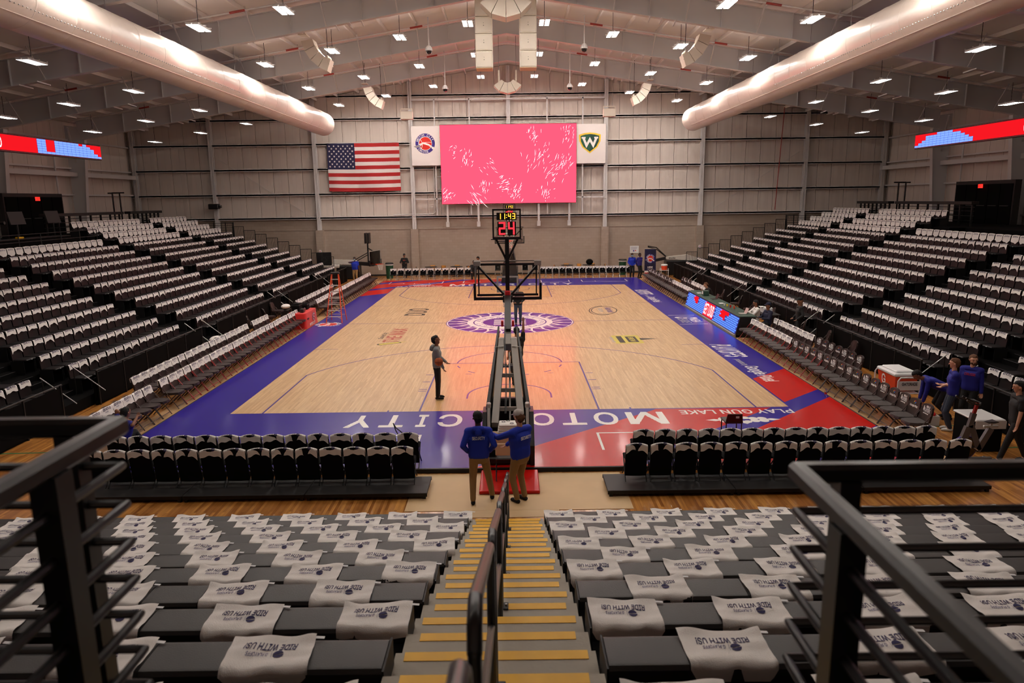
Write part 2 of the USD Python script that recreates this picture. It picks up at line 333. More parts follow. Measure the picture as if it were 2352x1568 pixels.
obj('block_cap', G().box(-WX, WX, YB-.08, YB+.02, 3.48, 3.53), 'masonry', wb, smooth=False)
obj('baseboard', G().box(-WX, WX, YB-.07, YB-.05, -.1, .03), 'base_black', wb, smooth=False)
for x in (-22.4, -14.6, -7.3, 0, 7.3, 14.6, 22.4, -28.3, 28.3):
    zt = min(zroof(x)-.05, 15.3); g = G()
    for sy in (-.42, -.13): g.box(x-.14, x+.14, YB+sy, YB+sy+.02, 3.5, zt)
    g.box(x-.01, x+.01, YB-.42, YB-.11, 3.5, zt)
    obj('wind_column', g, 'steel_white', wb, smooth=False)
    if abs(x) < 23: obj('pilaster', G().box(x-.28, x+.28, YB-.5, YB-.05, -.1, 3.5), 'masonry', wb, smooth=False)
for z in (4.42, 6.2, 8.05, 9.87, 11.67, 13.3):
    xm = WX if z < 10.9 else (15.45-z)/.155 - .3
    obj('girt', G().box(-xm, xm, YB-.22, YB-.02, z-.05, z+.05).box(-xm, xm, YB-.22, YB-.2, z-.1, z+.1), 'steel_white', wb, smooth=False)
g = G()
for s in (-1, 1):
    for a, b in ((15.2, 22.0),):
        g.tube([(s*a, YB-.1, 4.5), (s*b, YB-.1, 8.9)], .012, 5)
obj('tie_rod', g, 'steel_white', wb)
# screen support framing on the wall
g = G()
for x in (-5.5, -2.9, 2.9, 5.55): g.box(x-.05, x+.05, YB-.5, YB-.3, 4.5, 13.05)
for z in (12.95, 5.75): g.box(-7.2, 7.2, YB-.5, YB-.36, z-.05, z+.05)
for x in (-4.7, -2.35, 2.23, 4.55): g.box(x-.07, x+.07, YB-.7, YB-.4, 3.95, 5.5)
obj('screen_frame', g, 'steel_white', wb, smooth=False)
for x in (-4.72, -2.36, 2.23, 4.55): obj('junction_box', G().rbox(x, YB-.55, 3.82, .26, .14, .4, .02), 'lamp_body', wb)
obj('conduit', G().tube([(-5.7, YB-.2, 8.2), (-5.7, YB-.2, 4.75), (-5.8, YB-.2, 4.62), (-8.9, YB-.2, 4.58)], .04, 6).tube([(-5.1, YB-.35, 7.4), (-5.55, YB-.35, 7.4), (-5.62, YB-.3, 7.3), (-5.62, YB-.2, 6.5), (-5.1, YB-.2, 6.4)], .035, 6), 'steel_white', wb)
obj('riser_pipe', G().tube([(20.3, YB-.3, 4.6), (20.6, YB-.3, 12.1)], .03, 6), 'pipe_red', wb)
# side walls, their haunched frame columns and girts
for nm, s in (('wall_left', -1), ('wall_right', 1)):
    w = struct(nm, f'dim {"left" if s < 0 else "right"} side wall of ribbed panels between haunched steel columns')
    for a in np.arange(YF, YB-.1, 1.3):
        obj('wall_panel', G().box(s*WX, s*(WX+.1), a+.012, min(a+1.3, YB)-.012, -.1, 10.95), 'wall_panel', w, smooth=False)
    obj('backing', G().box(s*(WX+.1), s*(WX+.3), YF, YB, -.1, 11.), 'steel_white', w, smooth=False)
    for y in FRAMES:
        wm = mtx((0, y, 0), (s, 0, 0), (0, 0, 1), (0, 1, 0))
        obj('column_web', G().prism([(28.7, -.1), (28.35, -.1), (27.45, 9.6), (27.9, 10.6), (28.7, 10.7)], -.012, .012, wm), 'frame_grey', w, smooth=False)
        obj('column_flange', G().bar((s*28.33, y, -.1), (s*27.43, y, 9.75), .3, .03, (1, 0, 0)), 'steel_white', w, smooth=False)
    for z in (4.4, 6.3, 8.0, 9.8):
        obj('girt', G().box(s*28.55, s*28.78, YF, YB, z-.05, z+.05), 'steel_white', w, smooth=False)
    obj('spandrel_beam', G().bar((s*28.3, FRAMES[-1], 7.6), (s*28.3, YB, 7.6), .2, .28), 'steel_white', w, smooth=False)
    obj('knee_brace', G().bar((s*28.2, 15, 8.4), (s*26.4, 11.5, 10.2), .09).bar((s*28.2, 7.5, 8.4), (s*26.4, 4.5, 10.2), .09), 'frame_grey', w, smooth=False)
    for y in (13.2,):
        obj('downpipe', G().tube([(s*28.5, y, 3.), (s*28.5, y, 9.5)], .06, 8), 'steel_white', w)
tag(obj('wall_front', G().box(-WX, WX, YF-.3, YF, -.1, 15.6), 'wall_panel', smooth=False), 'wall behind the seating at the camera end', kind='structure')

# ---------------------------------------------------------------- ducts
for s, side in ((-1, 'left'), (1, 'right')):
    t = thing('air_duct', f'fat cream round air duct hanging over the {side} side of the court', 'air duct', (s*13.15, 0, 11.05))
    R = .79; prof = []
    for k, y in enumerate(np.arange(-36, 18.6, 1.8)):
        prof += [(R, y), (R, y+1.74), (R+.012, y+1.76), (R+.012, y+1.78), (R, y+1.8)]
    obj('tube', G().lathe([(.05, -36)] + prof + [(R-.02, prof[-1][1]+.05), (.5, prof[-1][1]+.1), (.02, prof[-1][1]+.1)], n=56, axis=1), 'duct_paint', t, smooth=50)
    obj('seam', G().tube([(-s*R*.72, -36, -R*.71), (-s*R*.72, 18, -R*.71)], .016, 5), 'duct_paint', t)
    g = G()
    for y in np.arange(-36, 2, .16):
        g.ball((-s*R*.90, y, -R*.46), .022, 0)
    obj('nozzle_row', g, 'lamp_body', t, kind='stuff')
    for y in np.arange(-34, 18, 3.75):
        obj('hanger', G().tube([(0, y, R), (0, y, zroof(13.15)-11.05-.05)], .008, 4), 'cable_grey', t, smooth=False)

# ---------------------------------------------------------------- high-bay lamps
LX = [1.85, 5.15, 8.45, 11.75, 15.05, 18.3, 21.55, 24.8]; LY = [18.9, 11.3, 3.75, -3.8, -11.4, -19., -26.5]
rows = ['nearest the far wall', 'one row in from the far wall', 'two rows in from the far wall', 'over the middle of the court', 'towards the camera', 'above the near seating', 'behind the camera']
cols = ['first', 'second', 'third', 'fourth', 'fifth', 'sixth', 'seventh', 'eighth']
KL = {}
for nm, glow in (('lamp_class', 'lamp_glow'), ('lamp_side_class', 'lamp_glow_side'), ('lamp_near_class', 'lamp_glow_near')):
    k = KL[nm] = klass(nm)
    for sx in (-.135, .135):
        obj('housing', G().box(sx-.105, sx+.105, -.6, .6, .0, .07), 'lamp_body', k, smooth=False)
        obj('light_panel', G().box(sx-.095, sx+.095, -.58, .58, -.012, -.001), glow, k, smooth=False)
    if nm == 'lamp_class':
        for sx in (-.135, .135): obj('up_panel', G().add([(sx-.07, -.5, .074), (sx+.07, -.5, .074), (sx+.07, .5, .074), (sx-.07, .5, .074)], [[0, 1, 2], [0, 2, 3]]), 'lamp_uplight', k, smooth=False)
    for yy in (-.48, 0, .48): obj('bracket', G().box(-.3, .3, yy-.03, yy+.03, .08, .1), 'lamp_body', k, smooth=False)
    obj('cable', G().tube([(0, 0, .1), (0, 0, 1.0)], .012, 5), 'cable_black', k)
for j, y in enumerate(LY):
    for i, x in enumerate(LX):
        for s in (-1, 1):
            z = 14.28 - .176*x
            copy(KL[('lamp_class' if j < 5 else 'lamp_near_class') if i < 4 else 'lamp_side_class'], 'high_bay_lamp', f'{cols[i]} twin-panel ceiling lamp {"left" if s < 0 else "right"} of the ridge, {rows[j]}', 'ceiling lamp', (s*x, y, z), 0, 'twin-panel high-bay lamps')
# ---------------------------------------------------------------- the raised court and its paint
court = thing('basketball_court', 'raised maple basketball court with blue and red painted apron', 'basketball court', (0, 0, 0))
AX, AY, HX, HY = 9.1, 18.5, 7.62, 14.325
def half_turn(p): return sa.rotate(p, 180, origin=(0, 0))
def decal(name, poly, m, z=.0015, both=False, parent=None, label=None):
    g = G().prism(poly, z-.0012, z)
    if both: g.prism(half_turn(poly), z-.0012, z)
    return obj(name, g, m, parent or court, label, smooth=False)
obj('floor_deck', G().box(-AX, AX, -AY, AY, -.09, -.002), 'maple', court, smooth=False)
obj('edge_trim', G().prism(sg.box(-AX-.05, -AY-.05, AX+.05, AY+.05).difference(sg.box(-AX, -AY, AX, AY)), -.1, -.003), 'base_black', court, smooth=False)
inner = sg.box(-HX, -HY, HX, HY); outer = sg.box(-AX, -AY, AX, AY); apron = outer.difference(inner)
red = sg.Polygon([(-.7, -18.5), (.66, -17.13), (3.87, -14.46), (4.2, -14.1), (7.3, -11.5), (9.14, -9.9), (9.3, -9.8), (9.3, -18.6), (-.7, -18.6)])
band1 = sg.Polygon([(2.6, -18.3), (9.3, -12.4), (9.3, -13.2), (3.4, -18.6)])
band2 = sg.Polygon([(5.9, -18.7), (9.3, -15.85), (9.3, -16.75), (6.9, -18.8)])
redz = red.intersection(apron).difference(band1).difference(band2)
redall = so.unary_union([redz, half_turn(redz)])
obj('apron_blue', G().prism(apron.difference(redall), -.002, 0), 'court_blue', court, smooth=False)
obj('apron_red', G().prism(redz, -.002, 0), 'court_red', court, smooth=False)
obj('apron_red', G().prism(half_turn(redz), -.002, 0), 'court_red', court, smooth=False)
for s in (-1, 1):
    obj('key_floor', G().prism(sg.box(-2.438, min(s*HY, s*8.534), 2.438, max(s*HY, s*8.534)), -.002, 0), 'key_maple', court, smooth=False)
obj('playing_floor', G().prism(inner.difference(sg.box(-2.438, -HY, 2.438, -8.534)).difference(sg.box(-2.438, 8.534, 2.438, HY)), -.002, 0), 'maple', court, smooth=False)
L = .05
line = lambda pts, w=L: strip(pts, w)
decal('boundary_line', inner.buffer(.025).difference(inner.buffer(-.03)), 'court_blue', .001)
decal('half_court_line', line([(-HX, 0), (-3.02, 0)]).union(line([(3.02, 0), (HX, 0)])), 'line_blue', .001)
bx, by = 0., -HY+1.6
tp = [(-6.706, -HY)] + [p for p in arc(bx, by, 7.24, PI-.385, .385, 60)] + [(6.706, -HY)]
decal('three_point_line', line(tp), 'line_blue', .001); decal('three_point_line', half_turn(line(tp)), 'line_blue', .001)
key = so.unary_union([line([(-2.438, -HY), (-2.438, -8.534), (2.438, -8.534), (2.438, -HY)])] + [line([(s*2.5, y), (s*2.74, y)]) for s in (-1, 1) for y in (-12.19, -11.98, -11.07, -10.16)] + [line([(s*3.3, -HY), (s*3.3, -HY+.16)]) for s in (-1, 1)])
decal('key_line', key, 'line_blue', .001); decal('key_line', half_turn(key), 'line_blue', .001)
ft = line(arc(0, -8.534, 1.83, 0, PI), .05)
low = so.unary_union([line(arc(0, -8.534, 1.83, -a-.09, -a+.09, 6)) for a in (.3, .8, 1.3, 1.84, 2.34, 2.84)] + [line([(s*1.45, -10.1), (s*1.25, -10.1)], .035) for s in (-1, 1)])
ra = line(arc(0, by, 1.22, 0, PI)).union(line([(-1.22, by), (-1.22, by-.35)])).union(line([(1.22, by), (1.22, by-.35)]))
fp = so.unary_union([ft, low, ra])
decal('free_throw_arc', fp, 'line_blue', .001); decal('free_throw_arc', half_turn(fp), 'line_blue', .001)
decal('hash_mark', so.unary_union([line([(s*HX, t*5.785), (s*(HX-.95), t*5.785)], .04) for s in (-1, 1) for t in (-1, 1)]), 'line_blue', .001)
# white photographer boxes on the aprons
wl = lambda *p: so.unary_union([strip(q, .06) for q in p])
boxes = wl([(2.16, -17.5), (2.16, -16.3), (3.27, -16.3), (3.27, -17.5)], [(4.73, -17.5), (4.73, -16.27), (8.4, -16.24), (8.4, -17.5)], [(5.62, -16.27), (5.62, -16.6)], [(6.66, -16.27), (6.66, -16.58)], [(7.4, -16.27), (7.4, -16.58)],
           [(-8.1, -17.5), (-8.1, -16.2), (-5.0, -16.25), (-5.0, -17.3)], [(-5.9, -16.25), (-5.9, -16.6)], [(-4.1, -17.3), (-4.1, -16.27), (-2.16, -16.3), (-2.16, -17.5)])
decal('white_box_line', boxes, 'court_white', .001); decal('white_box_line', half_turn(boxes), 'court_white', .001)
def letters(name, t, h, m, at, ang, width=None, slant=0., parent=None, z=.001, mirror=False):
    v, f = text(t, h, .0012, True, width, True, slant)
    c, s_ = math.cos(ang), math.sin(ang)
    mm = mtx((at[0], at[1], z-.0006), (c, s_, 0), (-s_, c, 0))
    return obj(name, G().tm(v, f, mm), m, parent or court, smooth=False)
for s in (1, -1):
    a = PI if s > 0 else 0.
    for ch, x, w in (('M', 3.58, 1.0), ('O', 2.52, .62), ('T', 1.68, .62), ('O', .86, .62), ('R', 0., .66), ('C', -1.53, .62), ('I', -2.26, .26), ('T', -3.02, .62), ('Y', -3.88, .66)):
        letters('court_letter', ch, .98, 'court_white', (s*x, s*-14.64), a, w)
    letters('sponsor_lettering', 'PLAY GUN LAKE', .34, 'court_white', (s*6.05, s*-14.52), a, 3.0)
    lf = []
    for cx in (5.62, 6.4):
        lf += [sg.Point(cx+.16*math.cos(q), -15.4+.13*math.sin(q)).buffer(.12) for q in (PI/4, 3*PI/4, 5*PI/4, 7*PI/4)]
    lf += [sg.Polygon([(cx-.24, -15.4), (cx, -15.31), (cx+.24, -15.4), (cx, -15.49)]) for cx in (5.28, 6.74)]
    lf += [sg.Point(6-.09, -15.24).buffer(.11), sg.Point(6+.09, -15.24).buffer(.11), sg.Polygon([(5.8, -15.23), (6.2, -15.23), (6, -15.06)]), sg.Point(5.92, -15.56).buffer(.1), sg.Point(6.08, -15.56).buffer(.1), sg.Polygon([(5.82, -15.58), (6.18, -15.58), (6, -15.75)])]
    c_ = so.unary_union(lf)
    decal('clover_emblem', c_ if s > 0 else half_turn(c_), 'court_white', .001)
# right sideline lettering: read by someone facing the sideline from the court
for y0 in (0., 17.16):
    letters('playoffs_lettering', 'PLAYOFFS', .75, 'court_white', (7.76, -6.92+y0), -PI/2, 2.2, .12)
    letters('presenter_lettering', 'presented by', .20, 'court_grey', (7.92, -8.92+y0), -PI/2, 1.0)
    if y0 == 0: letters('presenter_lettering', 'Google Pixel', .42, 'court_white', (7.92, -10.55), -PI/2, 2.1)
    else: letters('presenter_lettering', 'Google Pixel', .42, 'court_white', (7.92, 6.9), -PI/2, 2.1)
decal('box_line', wl([(7.68, 1.3), (8.95, 1.3)], [(7.68, -1.22), (8.95, -1.22)]), 'court_white', .001)
letters('league_lettering', 'G', .95, 'court_white', (7.9, .62), -PI/2, .5, .15)
letters('league_lettering', 'LEAGUE', .42, 'court_grey', (7.9, -.25), -PI/2, 1.15, .15)
letters('league_lettering', 'NBA', .42, 'court_white', (8.42, -.25), -PI/2, 1.1, .15)
# sponsor decals on the wood
letters('sponsor_decal', 'DUO', .98, 'court_black', (-4.3, 3.45), PI/2, 2.3)
cut = G()
letters('sponsor_decal', 'THE MAX', .62, 'decal_red', (-4.56, -3.0), PI/2, 3.1, .1)
letters('sponsor_decal', 'Saved by', .2, 'court_black', (-5.3, -3.1), PI/2, 1.4, .2)
decal('pencil_decal', sg.LineString([(-5.15, -4.95), (-4.55, -4.62)]).buffer(.17), 'court_black', .001); decal('pencil_decal', sg.LineString([(-5.12, -4.93), (-4.58, -4.63)]).buffer(.13), 'court_yellow', .0014)
decal('pencil_decal', sg.Polygon([(-4.6, -4.8), (-4.18, -4.42), (-4.5, -4.5)]), 'court_yellow', .001)
ov = sa.rotate(sa.scale(ring(.86, .93), .72, 1.5), -8, origin=(0, 0)); ov = sa.translate(ov, 4.82, 3.2)
decal('oval_decal', ov, 'court_black', .001)
decal('oval_decal', sa.translate(sa.rotate(sa.scale(ring(1.0, 1.07), .66, 1.45), -8, origin=(0, 0)), 4.74, 3.15).difference(sg.box(4.9, 0, 8, 8)), 'court_black', .001)
letters('oval_lettering', 'Market', .3, 'line_blue', (4.95, 3.3), -PI/2, 1.6, .25); letters('oval_lettering', 'FRESH', .2, 'court_grey', (4.55, 3.3), -PI/2, 1.2)
decal('badge_decal', sg.box(4.32, -5.3, 5.2, -3.85).buffer(.12), 'court_yellow', .001)
decal('badge_decal', sg.box(4.38, -5.25, 4.6, -3.9).union(sg.box(4.74, -5.15, 5.16, -4.0)).union(sg.Polygon([(5.28, -4.75), (5.28, -4.35), (6.0, -4.5)])), 'court_black', .0014)
letters('badge_lettering', 'BREW', .2, 'court_yellow', (4.85, -4.58), -PI/2, .9, z=.0018); letters('badge_lettering', 'detroit', .14, 'court_grey', (4.1, -4.6), -PI/2, 1.1)
# centre circle: a blue tyre with white spokes
decal('centre_disc', sg.Point(0, 0).buffer(2.98, 48), 'court_blue', .001)
sp = [ring(1.72, 2.0, 64), ring(1.34, 1.66, 64), ring(2.9, 2.95, 64)]
for k in range(24):
    a = 2*PI*k/24; b = a + PI/24
    sp.append(strip([(1.95*math.cos(a), 1.95*math.sin(a)), (2.5*math.cos(b), 2.5*math.sin(b)), (2.93*math.cos(b), 2.93*math.sin(b))], .10))
    sp.append(strip([(1.95*math.cos(a), 1.95*math.sin(a)), (2.5*math.cos(b-PI/12), 2.5*math.sin(b-PI/12))], .10))
for k in range(56):
    a = 2*PI*k/56; sp.append(sg.Point(1.3*math.cos(a), 1.3*math.sin(a)).buffer(.05, 4))
decal('tyre_tread', so.unary_union(sp), 'court_white', .0014)
bars = [sg.box(-.75, -.8+.16*k, .75, -.72+.16*k) for k in range(10)]
decal('grille_bars', so.unary_union(bars), 'court_white', .0014)
for k, ch in enumerate('MOTOR CITY CRUISE DETROIT '):
    a = PI*.93 - 2*PI*k/26
    if ch != ' ': letters('tyre_letter', ch, .17, 'line_blue', (1.42*math.cos(a), 1.42*math.sin(a)), a-PI/2, z=.002)

def emblem(parent, m, d, navy=False, lift=.003):
    """The round team emblem: ring with lettering, ball with a car's hood line; m maps its xy plane, d is its diameter."""
    R = d/2; mk = (lambda n, p, ma, z: obj(n, G().prism(sa.scale(p, R, R, origin=(0, 0)), z*lift, (z+1)*lift, m), ma, parent, smooth=False))
    if navy:
        return mk('emblem', sg.Point(0, 0).buffer(1, 12).difference(strip([(-.8, -.1), (0, .15), (.8, -.25)], .14)), 'print_navy', 0)
    mk('emblem_ring', sg.Point(0, 0).buffer(1, 32), 'logo_blue', 0); mk('emblem_rim', sg.Point(0, 0).buffer(.70, 24), 'logo_white', 1)
    ball = sg.Point(0.02, 0).buffer(.64, 24)
    seams = so.unary_union([strip(arc(-1.05, -.1, .75, -.9, 1.1), .05), strip(arc(.3, -2.3, 2.42, 1.2, 2.05), .05), strip([(-.7, -.28), (-.2, .05), (.35, -.12), (.72, -.42)], .17)])
    mk('emblem_ball', ball.difference(seams), 'logo_red', 2)
    mk('emblem_hood', so.unary_union([strip([(-1.1, -.3), (-.6, -.2), (-.2, .02), (.35, -.15), (.8, -.45)], .13), sg.Point(.78, -.46).buffer(.13)]), 'logo_white', 3)
    mk('emblem_wing', sg.Polygon([(-1.2, -.28), (-.55, -.12), (-.45, -.36), (-.95, -.42)]), 'logo_grey', 4)
    for t, a0, st, up in (('MOTOR CITY', PI*.88, -.255, 1), ('CRUISE', PI*1.23, .225, -1)):
        for k, ch in enumerate(t):
            if ch == ' ': continue
            a = a0 + st*k; v, f = text(ch, .2, lift, True)
            rr = .75 if up > 0 else .95; an = a - PI/2 if up > 0 else a + PI/2
            mm = np.eye(4); mm[:2, :2] = np.array([[math.cos(an), -math.sin(an)], [math.sin(an), math.cos(an)]]); mm[:3, 3] = (rr*math.cos(a), rr*math.sin(a), 0)
            sc = np.diag([R, R, 1, 1.]); v2 = v.copy(); v2[:, 2] += lift*1
            obj('emblem_letter', G().tm(v2, f, m @ sc @ mm), 'logo_white', parent, smooth=False)
emblem(court, mtx((-8.5, -.03, .0), (0, 1, 0), (-1, 0, 0)) if False else mtx((-8.5, -.03, 0), (0, -1, 0), (1, 0, 0)), 1.25, lift=.0012)
# mats and strips beside the court
tag(obj('floor_cover', G().box(-1.95, 2.35, -20.45, -18.62, -.099, -.092).box(-1.1, .95, -20.75, -20.45, -.099, -.093), 'tan_cover', smooth=False), 'tan protective floor cover between the near seats and the court edge', 'floor cover')
for s in (-1, 1):
    tag(obj('floor_strip', G().box(s*9.18, s*9.75, -19, 19, -.0999, -.094), 'pale_maple', smooth=False), f'pale wood strip under the {"left" if s < 0 else "right"} courtside chairs', 'floor strip')
tag(obj('floor_strip', G().box(-9.1, 9.1, 18.62, 19.9, -.0999, -.094), 'pale_maple', smooth=False), 'pale wood strip under the folding chairs along the far baseline', 'floor strip')
mat('tape_green', lin(24, 110, 70), .6)
for n_, pts, lb in (('floor_tape', [(10.2, -15.9), (13.2, -15.6)], 'thin green floor tape behind the two men in blue shirts'), ('floor_tape', [(9.6, -17.6), (13.0, -17.3)], 'thin green floor tape beside the exercise bike'), ('floor_tape', [(-10.2, -16.9), (-13.0, -17.0)], 'thin green floor tape left of the photographer in blue')):
    tag(obj(n_, G().prism(strip(pts, .05), -.0995, -.0975), 'tape_green', smooth=False), lb, 'floor tape')
tag(obj('red_mat', G().rbox(.02, -19.15, -.06, 1.2, 1.14, .07, .015), 'red_mat' if 'red_mat' in LOOKS else 'court_red', smooth=False), 'red padded mat behind the near basket base', 'mat')

# ---------------------------------------------------------------- the big screen, sign panels, flag
sc = thing('video_board', 'big bright pink video board high on the far wall', 'video screen', (0, YB-.75, 0))
obj('cabinet', G().rbox(-.02, .09, 8.23, 10.16, .3, 5.8, .03), 'screen_dark', sc)
obj('display', G().box(-5.08, 5.04, -.075, -.062, 5.36, 11.1), 'screen_pink', sc, smooth=False)
g = G(); rs = random.Random(3)
def scratch(x, z, n, ln, ang):
    for _ in range(n):
        a = ang + rs.gauss(0, .25); l = ln*rs.uniform(.1, .75); x0, z0 = x + rs.gauss(0, ln*.5), z + rs.gauss(0, ln*.6)
        x0 = min(max(x0, -5.0), 4.9-l*.4); z0 = min(max(z0, 5.42), 11.0-l); w = rs.uniform(.004, .015)
        d = np.array([math.cos(a)*l, math.sin(a)*l]); nn = np.array([-math.sin(a), math.cos(a)])*w
        q = [np.array([x0, z0])-nn*.2, np.array([x0, z0])+d*.5-nn, np.array([x0, z0])+d, np.array([x0, z0])+d*.5+nn]
        if max(p[0] for p in q) < 5.03 and max(p[1] for p in q) < 11.08: g.add([(p[0], -.078, p[1]) for p in q], [[0, 1, 2], [0, 2, 3]])
for x, z, n, ln, ang in ((-4.7, 6.0, 26, .45, .9), (-2.7, 5.8, 20, .8, -.9), (-.4, 6.8, 40, .5, .4), (3.3, 7.4, 26, .7, .8), (4.2, 8.2, 26, .7, 1.0), (1.8, 8.2, 18, .8, 1.2), (-4.2, 9.3, 16, .4, .5), (-1.6, 8.2, 14, .6, -.6), (1.8, 10.2, 26, .5, 1.4), (.4, 6.1, 40, .5, 1.2), (-3.2, 8.5, 26, .5, 1.3), (2.7, 6.0, 30, .5, 1.3), (4.3, 10.3, 20, .6, 1.3), (-1.8, 6.5, 24, .5, 1.3), (2.6, 9.0, 18, .5, 1.2)):
    scratch(x, z, n, ln, ang)
obj('scratch_marks', g, 'scratch_white', sc, smooth=False, kind='stuff')
for s, lab in ((-1, 'white sign panel with a round blue and red basketball emblem, left of the video board'), (1, 'white sign panel with a green and gold W shield, right of the video board')):
    t = thing('sign_panel', lab, 'sign', (s*6.17, YB-.6, 9.63))
    obj('board', G().rbox(0, 0, 0, 2.2, .12, 2.86, .02), 'sign_white', t, smooth=False)
    if s < 0: emblem(t, mtx((-.05, -.062, .18), (1, 0, 0), (0, 0, 1)), 1.45, lift=.004)
    else:
        m = mtx((-.1, -.062, .1), (1, 0, 0), (0, 0, 1))
        sh = lambda k: sg.Polygon([(x*k, y*k) for x, y in [(-.8, .55), (-.4, .66), (0, .7), (.4, .66), (.8, .55), (.78, .1), (.55, -.35), (0, -.78), (-.55, -.35), (-.78, .1)]])
        for n_, k, ma, z in (('shield_rim', 1.02, 'logo_yellow', 0), ('shield_field', .86, 'logo_green', 1)):
            obj(n_, G().prism(sh(k), z*.004, z*.004+.004, m), ma, t, smooth=False)
        obj('shield_shade', G().prism(sh(.86).intersection(sg.box(0, -2, 2, 2)), .008, .010, m), 'logo_dark_green', t, smooth=False)
        W = so.unary_union([strip([(-.5, .36), (-.25, -.22), (0, .22), (.25, -.22), (.5, .36)], .17), sg.box(-.62, .28, -.32, .4), sg.box(.32, .28, .62, .4)])
        obj('shield_letter', G().prism(W.buffer(.0), .012, .016, m), 'logo_white', t, smooth=False)
# the flag: thirteen stripes, canton, fifty stars on a softly rippled sheet
fg = thing('national_flag', 'large red, white and blue stars and stripes flag hanging on the far wall', 'flag', (-13.64, YB-.36, 6.42))
FW, FH = 5.42, 3.5
def flagpt(u, v):
    return np.stack([u, -.07*np.sin(u*2.1+v*.8)*np.clip((FH-v)/FH+.15, 0, 1) - .03*np.sin(u*5.3-v*2.2) - .02, v - .05*np.sin(PI*u/FW)*np.clip((FH-v)/FH, 0, 1) + .0*u], -1)
sh_ = FH/13
for k in range(13):
    u0 = 2.05 if k >= 6 else 0.
    U, V = np.meshgrid(np.linspace(u0, FW, 40), np.linspace(k*sh_, (k+1)*sh_, 5))
    obj('stripe', G().grid(flagpt(U, V)), 'flag_red' if k % 2 == 0 else 'flag_white', fg, smooth=True)
U, V = np.meshgrid(np.linspace(0, 2.06, 24), np.linspace(6*sh_, FH, 14)); obj('canton', G().grid(flagpt(U, V)), 'flag_blue', fg, smooth=True)
star = [(math.cos(PI/2+k*PI/5)*(.085 if k % 2 == 0 else .034), math.sin(PI/2+k*PI/5)*(.085 if k % 2 == 0 else .034)) for k in range(10)]
for r in range(9):
    for c in range(6 if r % 2 == 0 else 5):
        u, v = .17+.343*c+(.17 if r % 2 else 0), 6*sh_+.2+.186*r
        P = flagpt(np.array([u+a for a, b in star]+[u]), np.array([v+b for a, b in star]+[v])) + [0, -.012, 0]
        obj('star', G().add(P, [(10, k, (k+1) % 10) for k in range(10)]), 'flag_white', fg, smooth=False)
obj('flag_cord', G().tube([(-.05, -.04, 3.55), (FW+.6, -.02, 3.55)], .02, 5), 'steel_white', fg)
# LED ribbon boards over the side stands
for s, side, y0, y1 in ((-1, 'left', -14., 3.3), (1, 'right', -14., 3.3)):
    t = thing('ribbon_board', f'long blue and red LED ribbon board high over the {side} stand', 'LED board', (s*20.0, 0, 8.13))
    XX = lambda d: s*d
    obj('housing', G().box(s*.02, s*.3, y0, y1, -.36, .36), 'screen_dark', t, smooth=False)
    obj('display', G().box(0, s*.015, y0+.02, y1-.02, -.30, .30), 'led_red', t, smooth=False)
    rr = random.Random(5 if s < 0 else 6); g = G(); gl = G()
    hts = [1, 2, 3, 5, 5, 5, 6, 6, 6, 6, 5, 5, 4, 3, 2] if s > 0 else [1, 2, 4, 5, 6, 5, 6, 6, 6, 6, 6, 6, 1, 1, 6, 6]
    for blk in (0, 8.2):
        for k, h in enumerate(hts):
            ya = y1 - .03 - .30*k - blk; g_ = min(6, h)
            for r in range(g_): g.box(-s*.002, -s*.001, ya-.285, ya, -.295+.1*r, -.205+.1*r)
            gl.box(-s*.0005, 0, ya-.30, ya+.005, -.30, -.30+.1*g_)
    obj('light_blocks', g, 'led_pale', t, smooth=False, kind='stuff'); obj('block_gaps', gl, 'led_line', t, smooth=False, kind='stuff')
    v, f = text('GET LOUD', .42, .003, True, 1.8)
    for yc in ((-5.2, -13) if s > 0 else (-4.6, -13)):
        obj('led_lettering', G().tm(v, f, mtx((-s*.004, yc, -.21), (0, -s, 0), (0, 0, 1))), 'led_white', t, smooth=False)
    obj('bracket', G().box(s*.3, s*8.2, 2.4, 2.5, .1, .25), 'frame_grey', t, smooth=False); obj('bracket', G().box(s*.3, s*8.2, -5.1, -5., .1, .25), 'frame_grey', t, smooth=False)

# ---------------------------------------------------------------- loudspeakers and cameras under the roof
def arc_array(name, lab, loc, yaw, R, n, a0, a1, w, d, arms=True, hang=None):
    """A curved line array: n wedge boxes bent round an arc; R outer radius, w across, d box depth along the radius."""
    t = thing(name, lab, 'loudspeaker', loc, yaw)
    for k in range(n):
        b0, b1 = a0+(a1-a0)*k/n+.012, a0+(a1-a0)*(k+1)/n-.012
        pts = [(r*math.cos(b), y, r*math.sin(b)) for b in (b0, b1) for r in (R-d, R) for y in (-w/2, w/2)]
        obj('speaker_box', G().hull(pts), 'speaker_cream', t, smooth=False)
    return t
def carms(t, p):
    for q in p: obj('arm', G().bar(*q, .09, .05), 'speaker_cream', t, smooth=False)
t = arc_array('speaker_array', 'large curved cream loudspeaker fan hanging front and centre over the court', (.02, -.7, 14.35), 0, 1.28, 4, PI*1.18, PI*1.82, .9, .85)
carms(t, [((-.62, 0, -.55), (-.62, 0, .5)), ((.62, 0, -.55), (.62, 0, .5))])
for s in (-1, 1): obj('cable', G().tube([(s*.62, 0, .5), (s*.62, 0, 1.0)], .015, 5), 'cable_grey', t)
